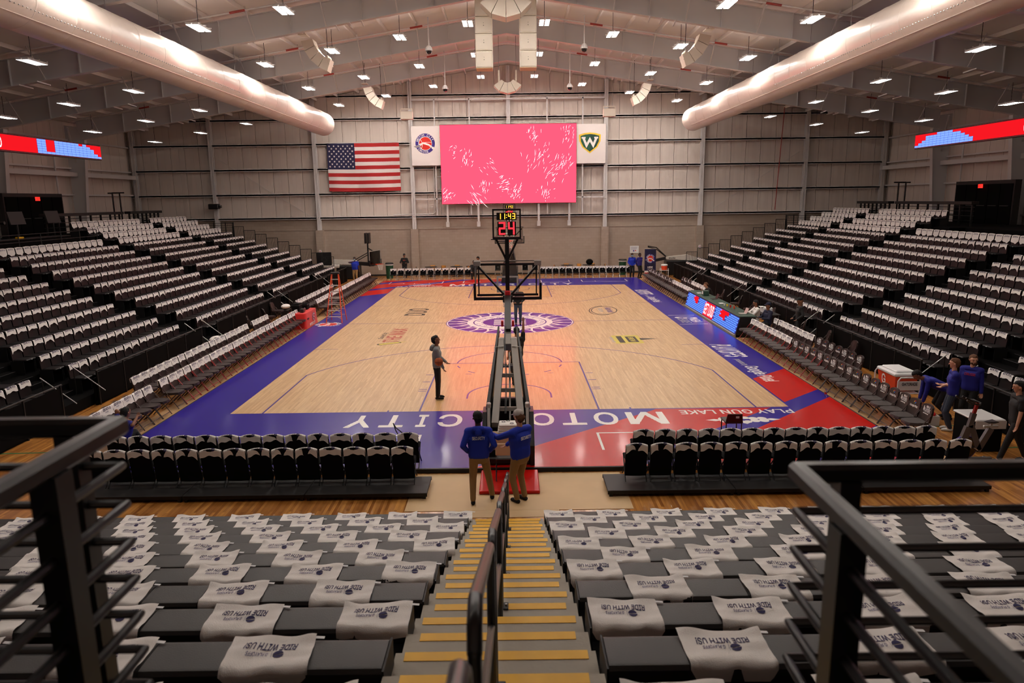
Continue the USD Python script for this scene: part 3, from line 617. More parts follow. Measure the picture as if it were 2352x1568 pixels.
for s, sd in ((-1, 'left'), (1, 'right')):
    t = thing('speaker_column', f'straight hanging column of four square cream loudspeakers, {sd} of the centre fan', 'loudspeaker', (s*.96, .25, 11.25))
    for k in range(4):
        obj('speaker_box', G().rbox(0, 0, .36+.70*k, .74, .8, .685, .02), 'speaker_cream', t, smooth=False)
        obj('grille', G().rbox(0, -.405, .36+.70*k, .66, .02, .6, .01), 'speaker_cream', t, smooth=False)
        obj('vent_dots', G().ball((0, -.42, .34+.7*k), .02, 1).ball((0, -.42, .44+.7*k), .015, 1), 'speaker_dark', t)
    obj('underside', G().box(-.36, .36, -.39, .39, -.012, .01), 'speaker_tan', t, smooth=False)
    obj('fly_bar', G().box(-.3, .3, -.3, .3, 2.83, 2.88).tube([(0, 0, 2.85), (0, 0, 3.2)], .02, 6), 'speaker_cream', t)
t = arc_array('speaker_array', 'small curved cream loudspeaker fan hanging on two cables above the video board', (.02, 9.0, 12.35), 0, .92, 4, PI*1.18, PI*1.82, .7, .55)
carms(t, [((-.48, 0, -.4), (-.48, 0, .35)), ((.48, 0, -.4), (.48, 0, .35))])
for s in (-1, 1): obj('cable', G().tube([(s*.48, 0, .35), (s*.48, 0, 2.2)], .013, 5), 'cable_grey', t)
for s, sd in ((-1, 'left'), (1, 'right')):
    for lab, x, y, z, sc_ in ((f'curved cream loudspeaker array hanging beside the {sd} air duct', 9.0, 3.0, 12.4, 1.0), (f'smaller curved cream loudspeaker array high near the far wall on the {sd}', 8.4, 14.0, 11.95, .93)):
        t = arc_array('speaker_array', lab, (s*(x-.95*sc_), y, z+.25*sc_), 0 if s > 0 else PI, 0, 0, 0, 0, 0, 0) if False else thing('speaker_array', lab, 'loudspeaker', (s*x, y, z))
        R, d, w = 1.75*sc_, .55*sc_, .7*sc_
        for k in range(4):
            b0, b1 = -1.25+.27*k+.01, -1.25+.27*(k+1)-.01
            c0 = (-R*.62, .95*sc_)
            pts = [(s*(c0[0]+r*math.cos(b)), yy, c0[1]+r*math.sin(b)) for b in (b0, b1) for r in (R-d, R) for yy in (-w/2, w/2)]
            obj('speaker_box', G().hull(pts), 'speaker_cream', t, smooth=False)
        obj('fly_bar', G().box(s*(R*.22), s*(R*.44), -w*.45, w*.45, .93*sc_, .98*sc_), 'speaker_cream', t, smooth=False)
        obj('arm', G().bar((s*-.62*sc_, -w/2, -.42*sc_), (s*-.55*sc_, -w/2, -.02*sc_), .05).bar((s*-.62*sc_, w/2, -.42*sc_), (s*-.55*sc_, w/2, -.02*sc_), .05).bar((s*-.55*sc_, -w/2, -.02*sc_), (s*-.55*sc_, w/2, -.02*sc_), .05), 'speaker_cream', t, smooth=False)
        obj('cable', G().tube([(s*.55*sc_, 0, .98*sc_), (s*.55*sc_, 0, zroof(x)-z-.05)], .014, 5).tube([(s*-.5*sc_, 0, 0), (s*-.5*sc_, 0, zroof(x)-z-.05)], .014, 5), 'cable_black', t)
    t = thing('speaker_box', f'small flat cream loudspeaker hanging in front of the {sd} wall column', 'loudspeaker', (s*6.75, 16.6, 11.2))
    obj('cabinet', G().rbox(0, 0, .0, .8, .5, .5, .02), 'speaker_cream', t, smooth=False)
    obj('yoke', G().bar((-.38, 0, .2), (-.38, 0, .42), .05).bar((.38, 0, .2), (.38, 0, .42), .05).bar((-.4, 0, .42), (.4, 0, .42), .05), 'speaker_cream', t, smooth=False)
    obj('cable', G().tube([(-.2, 0, .42), (-.2, 0, 3.)], .01, 4).tube([(.2, 0, .42), (.2, 0, 3.)], .01, 4), 'cable_grey', t)
for s, sd in ((-1, 'left'), (1, 'right')):
    for lab, x, y, z in (('nearest the camera', 3.9, -4.2, 14.0), ('of the middle pair', 4.0, 6.0, 13.2), ('nearest the far wall', 3.95, 14.5, 12.55)):
        t = thing('dome_camera', f'white dome camera on a long pole {sd} of the ridge, {lab}', 'security camera', (s*x, y, z))
        obj('pole', G().tube([(0, 0, .18), (0, 0, zroof(x)-z-.02)], .03, 8), 'camera_white', t)
        obj('hood', G().lathe([(.001, .24), (.08, .23), (.17, .12), (.2, .0), (.19, -.02), (.001, -.02)], n=20), 'camera_white', t)
        obj('dome', G().lathe([(.15, -.02), (.145, -.08), (.1, -.16), (.001, -.19)], n=18), 'dome_dark', t)
# ---------------------------------------------------------------- seating: shared pieces
def pix(p):
    d = np.array(p, float) - np.array(CAM); z = d @ _f
    return (1176 + 1637.5*(d @ _r)/z, 784 - 1637.5*(d @ _u)/z) if z > .1 else (-9999, -9999)
def in_view(p, mgn=40):
    x, y = pix(p); return -mgn < x < 2352+mgn and -mgn < y < 1568+mgn
ORD = ['first', 'second', 'third', 'fourth', 'fifth', 'sixth', 'seventh', 'eighth', 'ninth', 'tenth', 'eleventh', 'twelfth', 'thirteenth', 'fourteenth', 'fifteenth', 'sixteenth', 'seventeenth', 'eighteenth', 'nineteenth', 'twentieth'] + [f'{k}' + ('st' if k % 10 == 1 else 'nd' if k % 10 == 2 else 'rd' if k % 10 == 3 else 'th') for k in range(21, 100)]
def towel(parent, width, front, rear, top, thick=.05, lean=.14, seed=0, hem=.05, wave=.012, prints=(), nx=13, ns=12, corner=.05, crownk=.07, kk=1.):
    """A towel over a chair back: the sheet runs from its rear hem over the top edge to its front hem; chair faces +y, back top at y=0, z=top."""
    r = random.Random(seed); ph = [r.uniform(0, 6.28) for _ in range(6)]; k1, k2 = kk*r.uniform(8, 12), kk*r.uniform(13, 19)
    def pos(u, t):           # u across in metres, t: metres from the crest, minus behind, plus in front
        u, t = np.asarray(u, float), np.asarray(t, float)
        q = np.clip(np.abs(t)-thick*.75, 0, None); a = np.clip(np.abs(t)/(thick*.75), 0, 1)*PI/2
        side = np.sign(t)
        y = side*(np.sin(a)*(thick/2+.008)); z = top + .012 - (1-np.cos(a))*(thick/2+.004) - q
        fold = wave*np.clip(q/.15, 0, 1.2)*(np.sin(u*2*k1+ph[0]) + .6*np.sin(u*2*k2+ph[1]))
        crown = -.9*(u/width)**2*crownk
        return np.stack([u*(1-.12*np.clip(q/.3, 0, 1)*0), y + side*(np.abs(fold)+.004*q) + lean*q*side*np.where(side > 0, 1, -1)*1., z + crown], -1)
    us = np.linspace(-width/2, width/2, nx)
    P = []
    def hemlen(base, i, u):
        return base*(1 + hem*1.6*math.sin(u*2*k1+ph[i])*.8) + corner*abs(2*u/width)**3*(1 if math.sin(ph[i]) > -.3 else .2) + hem*.3*math.sin(u*30+ph[i+1])
    for s in np.linspace(-1, 1, 2*ns+1):
        P.append([pos(u, s*(hemlen(front, 2, u) if s > 0 else hemlen(rear, 4, u))) for u in us])
    obj('cloth', G().grid(np.array(P)), 'towel_white', parent, smooth=True)
    for nm, v, f, m, t0, face in prints:     # lettering laid on the sheet, in its own plane first
        tm = trimesh.Trimesh(v, f, process=False)
        keep = tm.face_normals[:, 2] > .5
        vv, ff = trimesh.remesh.subdivide_to_size(v, f[keep], .035)
        if face > 0: u, t = -vv[:, 0], t0 - vv[:, 1]
        else: u, t = vv[:, 0], -(t0 - vv[:, 1])
        Q = pos(u, t) + np.array([0, .004*face, .002])
        obj(nm, G().add(Q, ff), m, parent, smooth=False)
SLOGAN = text('RIDE WITH US!', .06, .001, True, .31, True, .12)
def disc(r, at): p = sg.Point(at).buffer(r, 8).difference(strip([(at[0]-r, at[1]-.2*r), (at[0]+r, at[1]+.2*r)], r*.2)); return G().prism(p, 0, .001).done()
def shifted(vf, dx, dy): return vf[0] + [dx, dy, 0], vf[1]

# ---------------------------------------------------------------- near bleacher below the camera
RISE, RUN = .153, .431
def bz(k): return 3.0 - .306*k
def by_(k): return -29.16 + .862*k
st = thing('stairway', 'grey concrete centre stairway with yellow step nosings', 'stairs')
for i in range(-1, 25):
    z = -.1 + RISE*(i+1); y = -21.14 - RUN*i
    if i < 0: continue
    w = .60 if i % 2 else .64
    obj('step', G().box(-.64, .62, y-RUN-.02, y, z-.30 if i else -.1, z), 'concrete', st, smooth=False)
    obj('nosing', G().box(-w+.06, w-.07, y-.085, y+.002, z+.001, z+.005).box(-w+.06, w-.07, y+.001, y+.004, z-.012, z+.001), 'nosing_yellow', st, smooth=False)
obj('landing', G().box(-.95, .9, YF+.06, -21.14-RUN*25-.01, 3.6, 3.88), 'concrete', st, smooth=False)
for s, sd in ((-1, 'left'), (1, 'right')):
    t = thing('bleacher_deck', f'black stepped bleacher deck under the grey benches on the {sd} of the stairway', 'bleacher')
    for k in range(-3, 10):
        y0, y1 = by_(k)-.862-.15, by_(k)-.175
        obj('deck', G().box(s*.645, s*9.6, y0, y1, bz(k)-.13, bz(k)-.10), 'stand_black', t, smooth=False)
        obj('riser', G().box(s*.655, s*9.6, y1-.03, y1, -.1, bz(k)-.13), 'stand_black', t, smooth=False)
    obj('landing', G().box(s*.955, s*9.6, YF+.06, by_(-3)-1.02, 3.6, 3.9), 'stand_black', t, smooth=False)
    obj('end_cap', G().prism([(by_(9)-.18, -.1)] + [q for k in range(9, -4, -1) for q in ((by_(k)-.18, bz(k)-.14), (by_(k)-1.04, bz(k)-.14))] + [(by_(-3)-1.04, -.1)], -.01, .0, mtx((s*9.62, 0, 0), (0, 1, 0), (0, 0, 1), (1, 0, 0))), 'stand_black', t, smooth=False)
# one bench row is a run of moulded seat modules; the row is a thing, the modules its parts
KB = klass('bench_class')
NM = 19
def seat_module(g, x0, x1):
    prof = [(-.165, -.24), (-.165, -.03), (-.15, -.004), (-.13, 0), (.10, 0), (.135, -.012), (.15, -.04), (.15, -.24)]
    g.prism(prof, x0, x1, mtx((0, 0, 0), (0, 1, 0), (0, 0, 1), (1, 0, 0)))
for j in range(NM):
    x0 = .465*j
    g = G(); seat_module(g, x0+.003, x0+.462); obj('seat_module', g, 'bench_grey', KB, smooth=20)
obj('end_panel', G().box(-.012, .0, -.17, .155, -.26, -.01), 'bench_dark', KB, smooth=False)
obj('skirt', G().box(0, .465*NM, -.155, .14, -.36, -.24), 'bench_dark', KB, smooth=False)
for s, sd in ((-1, 'left'), (1, 'right')):
    for k in range(-2, 10):
        lab = f'grey moulded bench row {sd} of the stairway, ' + (ORD[k+2] + ' row from the camera')
        x = UsdGeom.Xform.Define(stage, numbered('/World', 'bench_row')); x.AddTranslateOp().Set(Gf.Vec3d(s*.645, by_(k), bz(k)))
        if s < 0: x.AddScaleOp().Set(Gf.Vec3f(-1, 1, 1))
        p = x.GetPrim(); p.GetReferences().AddInternalReference(KB.GetPath()); p.SetInstanceable(True)
        tag(p, lab, 'bench', 'grey bench rows')
# towels laid on every other seat, in three variants
KT = []
for var in range(4):
    k = klass(f'bench_towel_class_{var}'); KT.append(k); r = random.Random(40+var); ph = [r.uniform(0, 6.28) for _ in range(8)]
    W, D, drop = .50, .30, .11 + .02*var
    def bt(u, t, ph=ph, drop=drop, W=W, D=D, var=var):
        """u across, t from the far hem (0) over the seat to the near hem hanging behind the bench."""
        u, t = np.asarray(u, float), np.asarray(t, float)
        flat = np.clip(t, 0, D); q = np.clip(t-D, 0, None)
        wr = .004*np.sin(u*26+ph[0]+t*20) + .006*np.sin(u*11+t*17+ph[1]) + .003*np.sin(t*50+ph[2])
        ed = .016*np.exp(-((u-W/2*(.9 if var % 2 else -.9))**2/.004)-(t/.05)**2) + .012*np.exp(-((u+W/2*.5)**2/.01)-(t/.04)**2)*(var > 1)
        z = .012 + np.clip(wr, -.006, .02) + ed - np.clip(q-.01, 0, None)
        y = .145 - flat - .02*np.clip(q/.03, 0, 1) - .01*np.abs(np.sin(u*14+ph[3]))*np.clip(q/.05, 0, 1)
        sk = .05*(.15-flat/D*.3)*math.sin(ph[5])
        return np.stack([u + sk, y + .012*np.sin(u*9+ph[4])*(1-t/.3), z], -1)
    us = np.linspace(-W/2, W/2, 21); P = []
    for a in np.linspace(0, 1, 19):
        P.append([bt(u, a*(D + drop*(1-abs(2*u/W)**(3+var)*(.25+.4*(var > 0)))*(1+.12*math.sin(u*17+ph[6])))) for u in us])
    obj('cloth', G().grid(np.array(P)), 'towel_white', k, smooth=True)
    def lay(nm, vf, ma, dx, dy, k=k, bt=bt):
        v, f = shifted(vf, dx, dy); tm = trimesh.Trimesh(v, f, process=False)
        vv, ff = trimesh.remesh.subdivide_to_size(v, f[tm.face_normals[:, 2] > .5], .03)
        obj(nm, G().add(bt(-vv[:, 0], vv[:, 1]) + [0, 0, .003], ff), ma, k, smooth=False)
    # lettering reads from the court: x runs right to left for us, y towards us is downwards
    lay('slogan', text('RIDE WITH US!', .062, .001, True, .31, True, .10), 'print_navy', 0, .075)
    lay('playoffs_print', text('G PLAYOFFS', .028, .001, True, .13, True, .1), 'print_pale', .07, .158)
    lay('divider', (lambda t: (np.array(t.vertices), np.array(t.faces)))(trimesh.creation.extrude_polygon(sg.box(-.001, .15, .001, .2), .001, engine='earcut')), 'print_pale', -.015, 0)
    lay('emblem', disc(.032, (0, 0)), 'print_navy', -.055, .175)
    obj('care_tag', G().add([(W/2-.01, .135, .012), (W/2+.045, .13, .011), (W/2+.045, .105, .011), (W/2-.01, .11, .012)], [[0, 2, 1], [0, 3, 2]]), 'label_white', k, smooth=False)
bt_n = 0; rb = random.Random(11)
for s, sd in ((-1, 'left'), (1, 'right')):
    for k in range(-1, 10):
        n = 0
        for j in range(0 if k % 2 else 1, NM, 2):
            x = s*(.645 + .465*(j+.5)) + rb.uniform(-.03, .03)
            if not in_view((x, by_(k), bz(k)), 120): continue
            n += 1
            copy(KT[rb.randrange(4)], 'bench_towel', f'white printed towel {ORD[n-1]} from the stairway on the {ORD[k+2]} {sd} bench row from the camera', 'towel', (x, by_(k)+rb.uniform(-.01, .012), bz(k)), rb.uniform(-.05, .05), 'printed towels laid on the benches')
# centre handrails: pairs of posts under a sloping round rail
for n_, (ya, yb) in enumerate([(-31.5, -32.5), (-29.72, -31.05), (-27.95, -29.45), (-26.1, -27.65), (-24.3, -25.85), (-22.5, -24.05), (-20.95, -22.25)]):
    zt = lambda y: -.1 + RISE + RISE/RUN*(-21.14-y)
    t = thing('stair_handrail', f'black tubular handrail loop on the centre stairway, {ORD[n_]} from the camera', 'handrail', (0, 0, 0), 0, 'centre stairway handrails')
    h = .86
    za, zb = zt(ya)+h, min(zt(yb), 3.95)+h
    obj('top_rail', G().tube([(0, ya+.02, za-.10), (0, ya, za-.03), (0, ya-.06, za+.02)] + [(0, yb+.10, zb-.02), (0, yb+.02, zb-.06), (0, yb, zb-.14)], .024, 12), 'rail_black', t)
    fa = math.floor((zt(ya)+.1)/RISE)*RISE-.1; fb = min(math.floor((zt(yb)+.1)/RISE)*RISE-.1, 3.88)
    for yy, z0, z1 in ((ya+.02, fa, za-.08), (yb, fb, zb-.12)):
        obj('post', G().tube([(0, yy, z0-.02), (0, yy, z1)], .022, 10), 'rail_black', t)
        obj('base_plate', G().rbox(.0, yy, z0+.008, .12, .10, .016, .004), 'black_paint', t, smooth=False)
        obj('anchor', G().tube([(.042, yy, z0+.01), (.042, yy, z0+.03)], .01, 6), 'silver_frame', t)
    obj('mid_rail', G().tube([(0, ya+.02, za-.45), (0, yb, zb-.48)], .018, 8), 'rail_black', t)
# guard rails beside the camera: flat top rail, round lower rails bent at the corner, two posts
for s, sd, xc, yc, zt, xe in ((-1, 'left', -.98, -31.03, 5.0, -2.6), (1, 'right', .915, -31.06, 4.85, 2.6)):
    t = thing('guard_rail', f'out-of-focus black guard rail beside the camera on the {sd}', 'guard rail', (xc, yc, 0))
    obj('top_rail', G().rbox((xe-xc)/2-s*.0, 0, zt, abs(xe-xc), .05, .055, .012).rbox(0, -.75, zt, .05, 1.55, .055, .012), 'rail_black', t, smooth=False)
    for k in range(9):
        z = zt - .115*(k+1)
        obj('lower_rail', G().tube([((xe-xc), 0, z), (s*.03, 0, z), (0, 0, z), (0, -.03, z), (0, -1.5, z)], .013, 8), 'rail_black', t)
    for px, py, w in ((s*.135, 0, .058), (0, -.30, .066), (s*1.1, 0, .058)):
        obj('post', G().box(px-w/2, px+w/2, py-w/2, py+w/2, 3.86, zt-.02), 'rail_black', t, smooth=False)
# ---------------------------------------------------------------- side stands
X1, Z1, RN, RS = 12.81, 1.07, .7996, .2825
SECT = [('nearest', -21.5, -14.43, 14, 4), ('second', -12.80, -5.78, 14, 10), ('third', -4.24, 3.81, 16, 11), ('fourth', 5.31, 12.42, 14, 14), ('farthest', 13.66, 18.94, 10, 14)]
AISLES = [(-14.43, -12.8), (-5.78, -4.24), (3.81, 5.31), (12.42, 13.66)]
def tread(i): return Z1 - .84 + RS*i
for s, sd in ((-1, 'left'), (1, 'right')):
    t = thing('seating_stand', f'black stepped seating stand along the {sd} side of the court', 'grandstand')
    for i in range(14):
        a, b = X1-.70+RN*i, X1+.13+RN*i; zt = tread(i)
        y0 = -22 if i < 11 else 3.9
        obj('terrace', G().box(s*a, s*b, y0, 19.25, max(zt-.3, -.1), zt), 'stand_black', t, smooth=False)
        for ya, yb in AISLES:
            if i and ya > y0: obj('aisle_step', G().box(s*(a-.30), s*a, ya+.1, yb-.1, zt-.3, zt-RS/2), 'stand_black', t, smooth=False)
            if i and ya > y0:
                obj('step_edge', G().box(s*(a-.005), s*(a+.03), ya+.15, yb-.15, zt, zt+.004).box(s*(a-.305), s*(a-.27), ya+.15, yb-.15, zt-RS/2, zt-RS/2+.004), 'tread_grey', t, smooth=False)
    obj('upper_deck', G().box(s*(X1+.13+RN*13), s*27.9, -36.5, 19.25, 3.3, tread(13)), 'stand_black', t, smooth=False)
    obj('press_deck', G().box(s*(X1+.13+RN*10), s*(X1+.13+RN*13), -36.5, 3.85, 3.0, tread(11)+.05), 'stand_black', t, smooth=False)
    for ya, yb in ((-22, -14.5), (-12.9, -5.7), (-4.3, 3.9), (5.2, 12.5), (13.6, 19.1)):
        obj('front_fascia', G().box(s*11.98, s*12.05, ya, yb, -.1, .70), 'stand_black', t, smooth=False)
    obj('rear_closure', G().box(s*(X1+.13+RN*13), s*(X1+.2+RN*13), -36, 19.2, -.1, 3.3), 'stand_black', t, smooth=False)
    obj('end_closure', G().prism([(X1-.7, -.1)] + [q for i in range(14) for q in ((X1-.7+RN*i, tread(i)), (X1-.7+RN*(i+1), tread(i)))] + [(27.9, tread(13)), (27.9, -.1)], -.02, 0, mtx((0, 19.28, 0), (s, 0, 0), (0, 0, 1), (0, 1, 0))), 'stand_black', t, smooth=False)
    # front guard rails, one per section, and the loops at the aisle mouths
    for n_, (ya, yb) in enumerate(((-22, -14.5), (-12.9, -5.7), (-4.3, 3.9), (5.2, 12.5), (13.6, 19.1))):
        t = thing('front_rail', f'thin black guard rail in front of the {SECT[n_][0]} section of the {sd} stand', 'guard rail', (s*11.93, 0, 0))
        obj('top_rail', G().tube([(0, ya, .93), (0, yb, .93)], .022, 8), 'tread_grey', t)
        for y in np.linspace(ya+.05, yb-.05, 6): obj('post', G().box(-.02, .02, y-.02, y+.02, -.1, .92), 'black_paint', t, smooth=False)
        obj('infill', G().box(-.008, .008, ya, yb, -.05, .86), 'stand_black', t, smooth=False)
    for n_, (ya, yb) in enumerate(AISLES):
        for yy, which in ((ya+.12, 'near'), (yb-.12, 'far')):
            if not in_view((s*12.3, yy, 1)): continue
            t = thing('aisle_rail', f'slim steel rail at the foot of the {ORD[n_]} {sd} stand aisle, {which} side', 'handrail')
            obj('rail', G().tube([(s*11.7, yy, .35), (s*12.6, yy, 1.08)], .016, 6), 'silver_frame', t)
            obj('post', G().tube([(s*12.55, yy, tread(0)), (s*12.55, yy, 1.04)], .016, 6), 'black_paint', t)
    # barred panels stepping up the far end, each a thing
    for i in range(1, 11):
        x0 = X1-.70+RN*i; zt = tread(i)
        t = thing('barred_panel', f'black barred side panel at the far end of the {sd} stand, {ORD[i-1]} step up', 'railing', (s*x0, 19.42, zt), 0, 'barred panels stepping up the far end of the stands')
        obj('frame', G().bar((0, 0, 0.02), (s*.78, 0, .02), .03).bar((0, 0, 1.2), (s*.78, 0, 1.2), .035).bar((0, 0, 0), (0, 0, 1.2), .035).bar((s*.78, 0, 0), (s*.78, 0, 1.2), .035), 'black_paint', t, smooth=False)
        for k in range(1, 7): obj('bar', G().bar((s*.78*k/7, 0, 0), (s*.78*k/7, 0, 1.2), .016), 'black_paint', t, smooth=False)
    # rails round the top
    t = thing('drink_rail', f'black rail with a broad counter top behind the upper rows of the {sd} stand', 'railing', (s*24.4, 0, tread(13)))
    for a, b, cnt in ((5.0, 12.6, 1), (13.4, 17.6, 1)):
        obj('counter', G().rbox(0, (a+b)/2, 1.22, .4, b-a, .16, .01), 'black_paint', t, smooth=False)
        for y in np.linspace(a+.2, b-.2, 8): obj('post', G().box(-.04, .04, y-.05, y+.05, 0, 1.15), 'black_paint', t, smooth=False)
        for z in (.3, .55, .8, 1.0): obj('bar', G().tube([(0, a, z), (0, b, z)], .016, 6), 'black_paint', t)
    t = thing('deck_railing', f'black railing of many horizontal bars at the far corner of the {sd} upper deck', 'railing', (s*20., 19.35, tread(11)-.25))
    for k in range(7): obj('bar', G().tube([(0, 0, .16+.16*k), (s*4.2, 0, .16+.16*k)], .016, 6), 'black_paint', t)
    for x in (0, .55, 1.4, 2.8, 4.2): obj('post', G().box(s*x-.03, s*x+.03, -.03, .03, -.2, 1.2), 'black_paint', t, smooth=False)
    for y, sg_, lab in ((12.55, -1, 'near'), (13.4, 1, 'far')):
        t = thing('pole_with_arm', f'tall black pole with top arm behind the upper {sd} stand rows, {lab} one', 'pole', (s*25.3, y+1.0, tread(13)))
        obj('pole', G().tube([(0, 0, 0), (0, 0, 2.5)], .05, 8), 'black_paint', t); obj('arm', G().bar((0, 0, 2.47), (-sg_*s*-.75, 0, 2.47), .08), 'black_paint', t, smooth=False)
        obj('wire_hook', G().tube([(sg_*s*.5, 0, 2.44), (sg_*s*.5, 0, 1.5)], .008, 4), 'cable_black', t)
    # dark doors in the side wall
    t = thing('folding_doors', f'row of tall black doors in the {sd} side wall under a red exit sign', 'door', (s*27.2, 6.3, tread(13)))
    obj('frame', G().box(0, s*.35, -.1, 5.1, 0, 2.42), 'black_paint', t, smooth=False)
    for k in range(5):
        obj('door_leaf', G().rbox(-s*.02, .5+k*1.0, 1.12, .05, .95, 2.2, .01), 'stand_black', t, smooth=False); obj('push_bar', G().box(-s*.09, -s*.05, .15+k*1., .85+k*1., 1.0, 1.05), 'tread_grey', t, smooth=False)
    t = thing('exit_sign', f'small glowing red exit sign over the black doors on the {sd}', 'exit sign', (s*27.05, 8.9, 6.02))
    obj('case', G().box(0, s*.06, -.17, .17, -.11, .11), 'exit_red', t, smooth=False); v, f = text('EXIT', .14, .003, True, .28)
    obj('exit_lettering', G().tm(v, f, mtx((-s*.003, 0, -.07), (0, -s, 0), (0, 0, 1))), 'label_red', t, smooth=False)
# ---- stand chairs and their towels: the 300 that show largest as things, the rest as one instancer each
KS = klass('stand_chair_class')
g = G(); P = []
for z in np.linspace(.40, .84, 7):
    hw = .225*(1-.12*max(0, (z-.70)/.14)**2)
    P.append([(x*hw, -.02*math.cos(x*1.3)-.14*(z-.84)+.0, z - .02*x*x*(z > .8)) for x in np.linspace(-1, 1, 7)])
P = np.array(P); g.grid(P[:, ::-1]); g.grid(P + [0, -.045, 0])
for e in (0, -1): g.grid(np.stack([P[e], P[e]+[0, -.045, 0]]) if e else np.stack([P[e]+[0, -.045, 0], P[e]]))
for e in (0, -1): g.grid(np.stack([P[:, e], P[:, e]+[0, -.045, 0]])[:, ::(1 if e == 0 else -1)])
obj('backrest', g, 'chair_black', KS, smooth=40)
obj('seat', G().rbox(0, .24, .42, .44, .42, .06, .025), 'chair_black', KS)
for sx in (-.225, .225): obj('leg_frame', G().box(sx-.01, sx+.01, -.02, .36, 0.002, .40), 'black_paint', KS, smooth=False)
obj('seat_plate', G().rbox(0, .456, .425, .05, .006, .02, .002), 'label_white', KS, smooth=False)
KTW, KTH = [], []
for v_ in range(3):
    k = klass(f'chair_towel_class_{v_}'); KTW.append(k)
    towel(k, .43, .15, .17, .835, seed=20+v_, hem=.03, wave=.004, prints=[('slogan', *shifted(SLOGAN, 0, -.03), 'print_navy', .03, 1)], corner=.09, nx=9, ns=7)
    k = klass(f'hung_towel_class_{v_}'); KTH.append(k)
    towel(k, .45, .33, .1, .85, seed=30+v_, hem=.06, wave=.004, prints=[('slogan', *shifted(SLOGAN, 0, -.06), 'print_navy', .05, 1)], corner=-.05, nx=9, ns=7)
seats = []
for s, sd in ((-1, 'left'), (1, 'right')):
    for sn, y0, y1, n, rows_ in SECT:
        for i in range(rows_):
            for j in range(n):
                y = y0+(y1-y0)*(j+.5)/n; x = s*(X1+RN*i); z = tread(i)
                if in_view((x, y, z+.8), 30): seats.append((s, sd, sn, i, j, n, x, y, z))
def size_of(q): return np.linalg.norm(np.array([q[6], q[7], q[8]])-np.array(CAM))
seats.sort(key=size_of)
far_m, far_t, far_h = [], [], []
rs = random.Random(19)
def label_seat(q, what):
    s, sd, sn, i, j, n = q[:6]
    return f'{what}, {ORD[i]} row up, {ORD[n-1-j]} from the far end, {sn} {sd} section'
for c, q in enumerate(seats):
    s, sd, sn, i, j, n, x, y, z = q; rz = -s*-PI/2
    jit = rs.uniform(-.02, .02); v_ = rs.randrange(3)
    if c < 300:
        copy(KS, 'stand_chair', label_seat(q, 'black stand chair'), 'chair', (x, y, z), rz, 'black chairs of the side stands')
        copy((KTH if i >= 10 else KTW)[v_], 'chair_towel', label_seat(q, 'white towel'), 'towel', (x, y+jit, z), rz, 'printed towels on the stand chairs')
    else:
        far_m.append((x, y, z, rz)); (far_h if i >= 10 else far_t).append((x, y+jit, z, rz, v_))
def scatter(name, label, cat, proto, places):
    pi = UsdGeom.PointInstancer.Define(stage, numbered('/World', name)); p = tag(pi.GetPrim(), label, cat, None, 'stuff')
    tg = []
    for k, src in enumerate(proto):
        c = UsdGeom.Xform.Define(stage, f'{p.GetPath()}/piece_{k}' if k else f'{p.GetPath()}/piece'); c.GetPrim().GetReferences().AddInternalReference(src.GetPath()); tg.append(c.GetPath())
    pi.CreatePrototypesRel().SetTargets(tg)
    pi.CreateProtoIndicesAttr(Vt.IntArray([int(q[4]) if len(q) > 4 else 0 for q in places]))
    pi.CreatePositionsAttr(Vt.Vec3fArray([Gf.Vec3f(*map(float, q[:3])) for q in places]))
    pi.CreateOrientationsAttr(Vt.QuathArray([Gf.Quath(math.cos(q[3]/2), 0, 0, math.sin(q[3]/2)) for q in places]))
    return p
scatter('far_stand_chairs', 'hundreds of small black chairs filling the higher and farther rows of both stands', 'chairs', [KS], far_m)
scatter('far_chair_towels', 'hundreds of small white towels over the chair backs in the farther stand rows', 'towels', KTW, far_t)
scatter('upper_row_towels', 'small white towels hanging flat on the chairs of the topmost stand rows', 'towels', KTH, far_h)
